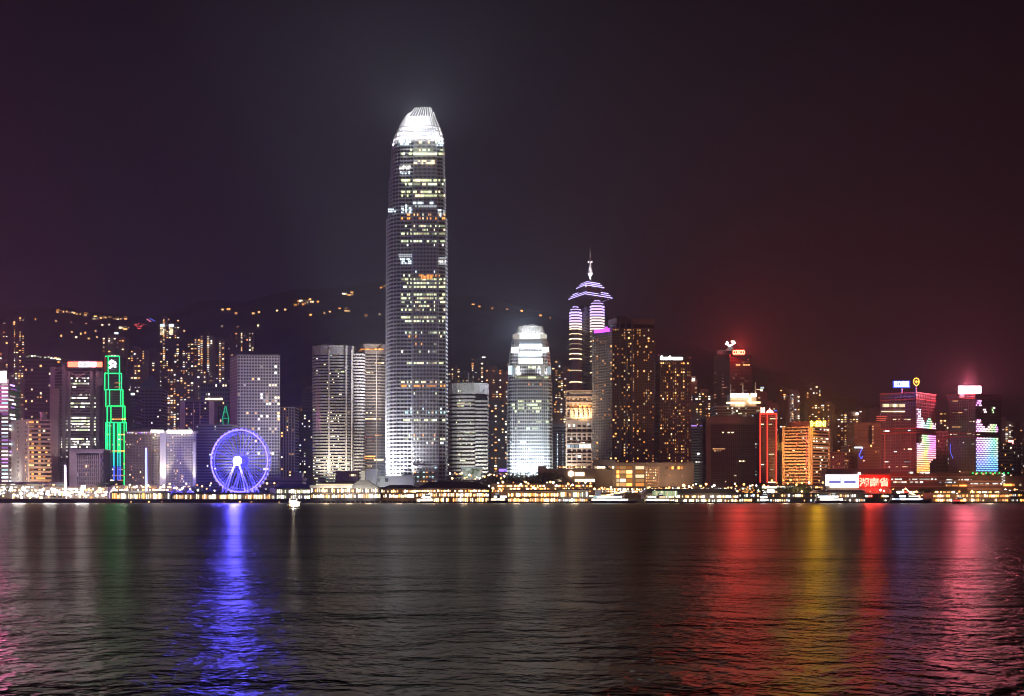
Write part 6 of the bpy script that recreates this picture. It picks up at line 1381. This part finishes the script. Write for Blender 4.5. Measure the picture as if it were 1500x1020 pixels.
for px, py, w in ((35, 716, 3.2), (70, 720, 2.4), (86, 719, 2.0), (122, 713.5, 3.4)):
    Y = 1500; lab = {35: 'dazzling white floodlight mast below the cream hotel block', 70: 'white floodlight mast, second from the left on the bright promenade', 86: 'white floodlight mast just left of the white lit mast', 122: 'largest dazzling floodlight mast, below the pinkish beige grid slab'}[px]
    root = thing('floodlight_mast', lab, 'floodlight', (X(px, Y), Y, G)); m = MB(); m.bar((X(px, Y), Y+1, G), (X(px, Y), Y+1, Z(py, Y)), .3, 6); m.build('pole', 'lamp_post', root)
    m = MB(); m.box(X(px, Y)-w*.75, X(px, Y)+w*.75, Y, Y+.8, Z(py, Y)-w*.5, Z(py, Y)+w*.5); m.build('frame', 'lamp_post', root)
    m = MB()
    for i in (-1, 1):
        for j in (-1, 1): m.lathe((X(px, Y)+i*w*.36, Y-.5, Z(py, Y)+j*w*.24-w*.2), [(w*.1, 0), (w*.3, w*.12), (w*.3, w*.3), (w*.1, w*.42)], 8)
    m.build('lamp_head', 'stage_lamp' if 'stage_lamp' in M else emit('stage_lamp', (1, .95, .88), 5, False, True), root)
for px, P, c in ((30, 9e4, (1, .9, .8)), (75, 7e4, (1, .92, .85)), (122, 9e4, (1, .92, .85)), (180, 5e4, (1, .85, .7)), (230, 4e4, (1, .8, .62)), (410, 3e4, (1, .7, .5)), (690, 5e4, (1, .6, .3)), (760, 6e4, (1, .6, .3)), (830, 4e4, (1, .6, .3)), (1060, 3e4, (1, .75, .5)), (1170, 5e4, (1, .55, .28)), (1440, 4e4, (1, .5, .2))):
    glow(X(px, 1500), 1496, 10, P*(.7 if px < 200 else .6), c, 6)
for px in (478, 512, 540, 585, 632, 680, 756, 800, 842, 900, 968, 1040, 1150, 1230, 1400, 1450):
    glow(X(px, 1434), 1434, 7, 7e3, (1, .72, .45), 3)  # bare lamps added over the water to light the pier fronts
for k, (l, r, t, lab) in enumerate(((160, 172, 713, 'white tent top left of the white roofed promenade deck'), (256, 266, 717, 'violet tinged tent between the promenade decks'), (272, 283, 717, 'violet tinged tent just left of the ferris wheel foot'))):
    Y = 1500; root = thing('event_tent', lab, 'tent', (X((l+r)/2, Y), Y+4, G)); m = MB(); m.prism(front(l, r, Y, 8), Z(722, Y), Z(t, Y), front((l+r)/2-.3, (l+r)/2+.3, Y+3.6, .8)); m.build('roof', 'canvas', root)
    m = MB()
    for px in (l+.4, r-.4):
        for yy in (Y+.4, Y+7.6): m.bar((X(px, Y), yy, G), (X(px, Y), yy, Z(722, Y)), .15, 5)
    m.build('pole', 'white_wall', root)
TREE = []
for v in range(3):
    rr = random.Random(v+3); t = MB(); t.bar((0, 0, 0), (.2, .1, .42), .035, 7, .022); c = MB()
    lobes = [(rr.uniform(-.32, .32), rr.uniform(-.3, .3), rr.uniform(.45, .8), rr.uniform(.16, .27)) for _ in range(11)]
    for (lx, ly, lz, lr) in lobes: t.bar((.2, .1, .40), (lx, ly, lz), .014, 4, .006)
    for _ in range(900):
        lx, ly, lz, lr = rr.choice(lobes); d = Vector((rr.gauss(0, 1), rr.gauss(0, 1), rr.gauss(0, .8))).normalized()*lr*rr.uniform(.55, 1.05); p = Vector((lx, ly, lz))+d
        n_ = Vector((rr.gauss(0, 1), rr.gauss(0, 1), rr.gauss(0, 1))).normalized(); u = n_.orthogonal().normalized(); w = n_.cross(u); s = rr.uniform(.02, .042)
        c.quad(p-u*s, p-w*s*.7, p+u*s, p+w*s*.7)
    ms = []
    for nm, b_, mt in (('trunk', t, 'bark'), ('crown', c, 'leaf')): me = bpy.data.meshes.new(nm); me.from_pydata(b_.v, [], b_.f); me.materials.append(M[mt]); ms.append(me)
    TREE.append(ms)
def tree(px, t, Y, label, group, sx=1.0):
    h = Z(t, Y)-G; root = thing('tree', label, 'tree', (X(px, Y), Y, G), group); ms = R.choice(TREE); a = R.uniform(0, 6.28)
    for me in ms: o = bpy.data.objects.new(me.name, me); COL.objects.link(o); o.parent = root; o.scale = (h*sx, h*sx, h); o.rotation_euler = (0, 0, a)
    return root
for px in (716, 726, 748, 758, 767, 778, 787, 797, 803): tree(px+R.uniform(-2, 2), R.uniform(688, 695), 1604, 'dark tree in the row at the foot of the smaller crowned tower', 'trees before the smaller crowned tower', 1.1)
for px in (660, 667, 712): tree(px, R.uniform(694, 699), 1606, 'dark tree beside the pale video screen', 'trees beside the video screen', 1.2)
for px in (154, 161): tree(px, 703, 1585, 'dark tree at the foot of the green outlined tower', 'trees by the green outlined tower', 1)
for px in (283, 291, 299): tree(px, R.uniform(709, 713), 1560, 'dark tree left of the ferris wheel foot', 'trees left of the wheel', 1.3)
for px in (386, 393, 400, 407, 414): tree(px, R.uniform(712, 716), 1550, 'low dark tree right of the ferris wheel foot', 'trees right of the wheel', 1.5)
for px in (1150, 1158, 1166, 1174, 1183, 1192): tree(px, R.uniform(707, 713), 1510, 'dark tree in the clump between canopy and billboard hall', 'trees by the billboard hall', 1.3)
for px in (1104, 1110): tree(px, 712, 1540, 'dark tree left of the white lit canopy', 'trees left of the canopy', 1.3)
for px in (70, 76, 82, 90): tree(px, R.uniform(706, 712), 1575, 'greyish tree under the dark stair tower of the steel framed bank', 'trees under the bank', 1.1)
for px in (78, 84, 90): tree(px, R.uniform(724.5, 727), 1476, 'pale bush on the sea wall below the white lit mast', 'bushes on the left sea wall', 2.2)
for px in (1352, 1358, 1365): tree(px, 714, 1520, 'dark tree left of the amber terrace', 'trees left of the amber terrace', 1.1)
# tree hung with gold lights
q = tree(1094, 716, 1470, 'tree covered in golden lights at the end of the long ferry terminal', None, 2.0); o3 = Vector(q['o3'])
m = MB()
for _ in range(85):
    p = (X(1094, 1470)+R.gauss(0, 4.2), 1470-R.uniform(1, 4), Z(723, 1470)+R.gauss(0, 2.3)); m.obox(p, .75, .5, .6)
kin(m.build('fairy_lights', 'lit_amber', q), 'stuff')

for r in ROOTS:
    kids = {c.name.split('.')[0]: c for c in r.children}
    for a, bs in (('lettering', ('sign_panel', 'sign_frame', 'sign_board')), ('roof_sign', ('sign_frame', 'sign_panel')), ('billboard_print', ('billboard',)), ('picture', ('frame',)), ('mast_light', ('mast',)),
                  ('hub_light', ('axle',)), ('back_hub_light', ('axle',)), ('deck_lights', ('boarding_deck',)), ('lamp_head', ('frame',)), ('plant_room', ('parapet',)), ('crown_ring', ('crown_screen',)), ('emblem', ('tier',))):
        for c in list(r.children):
            if c.name.split('.')[0] == a:
                for b_ in bs:
                    if b_ in kids: c.parent = kids[b_]; break

finish_windows()
for o in list(bpy.data.objects):
    for k in ('o3', 'zb', 'zt'):
        if k in o: del o[k]
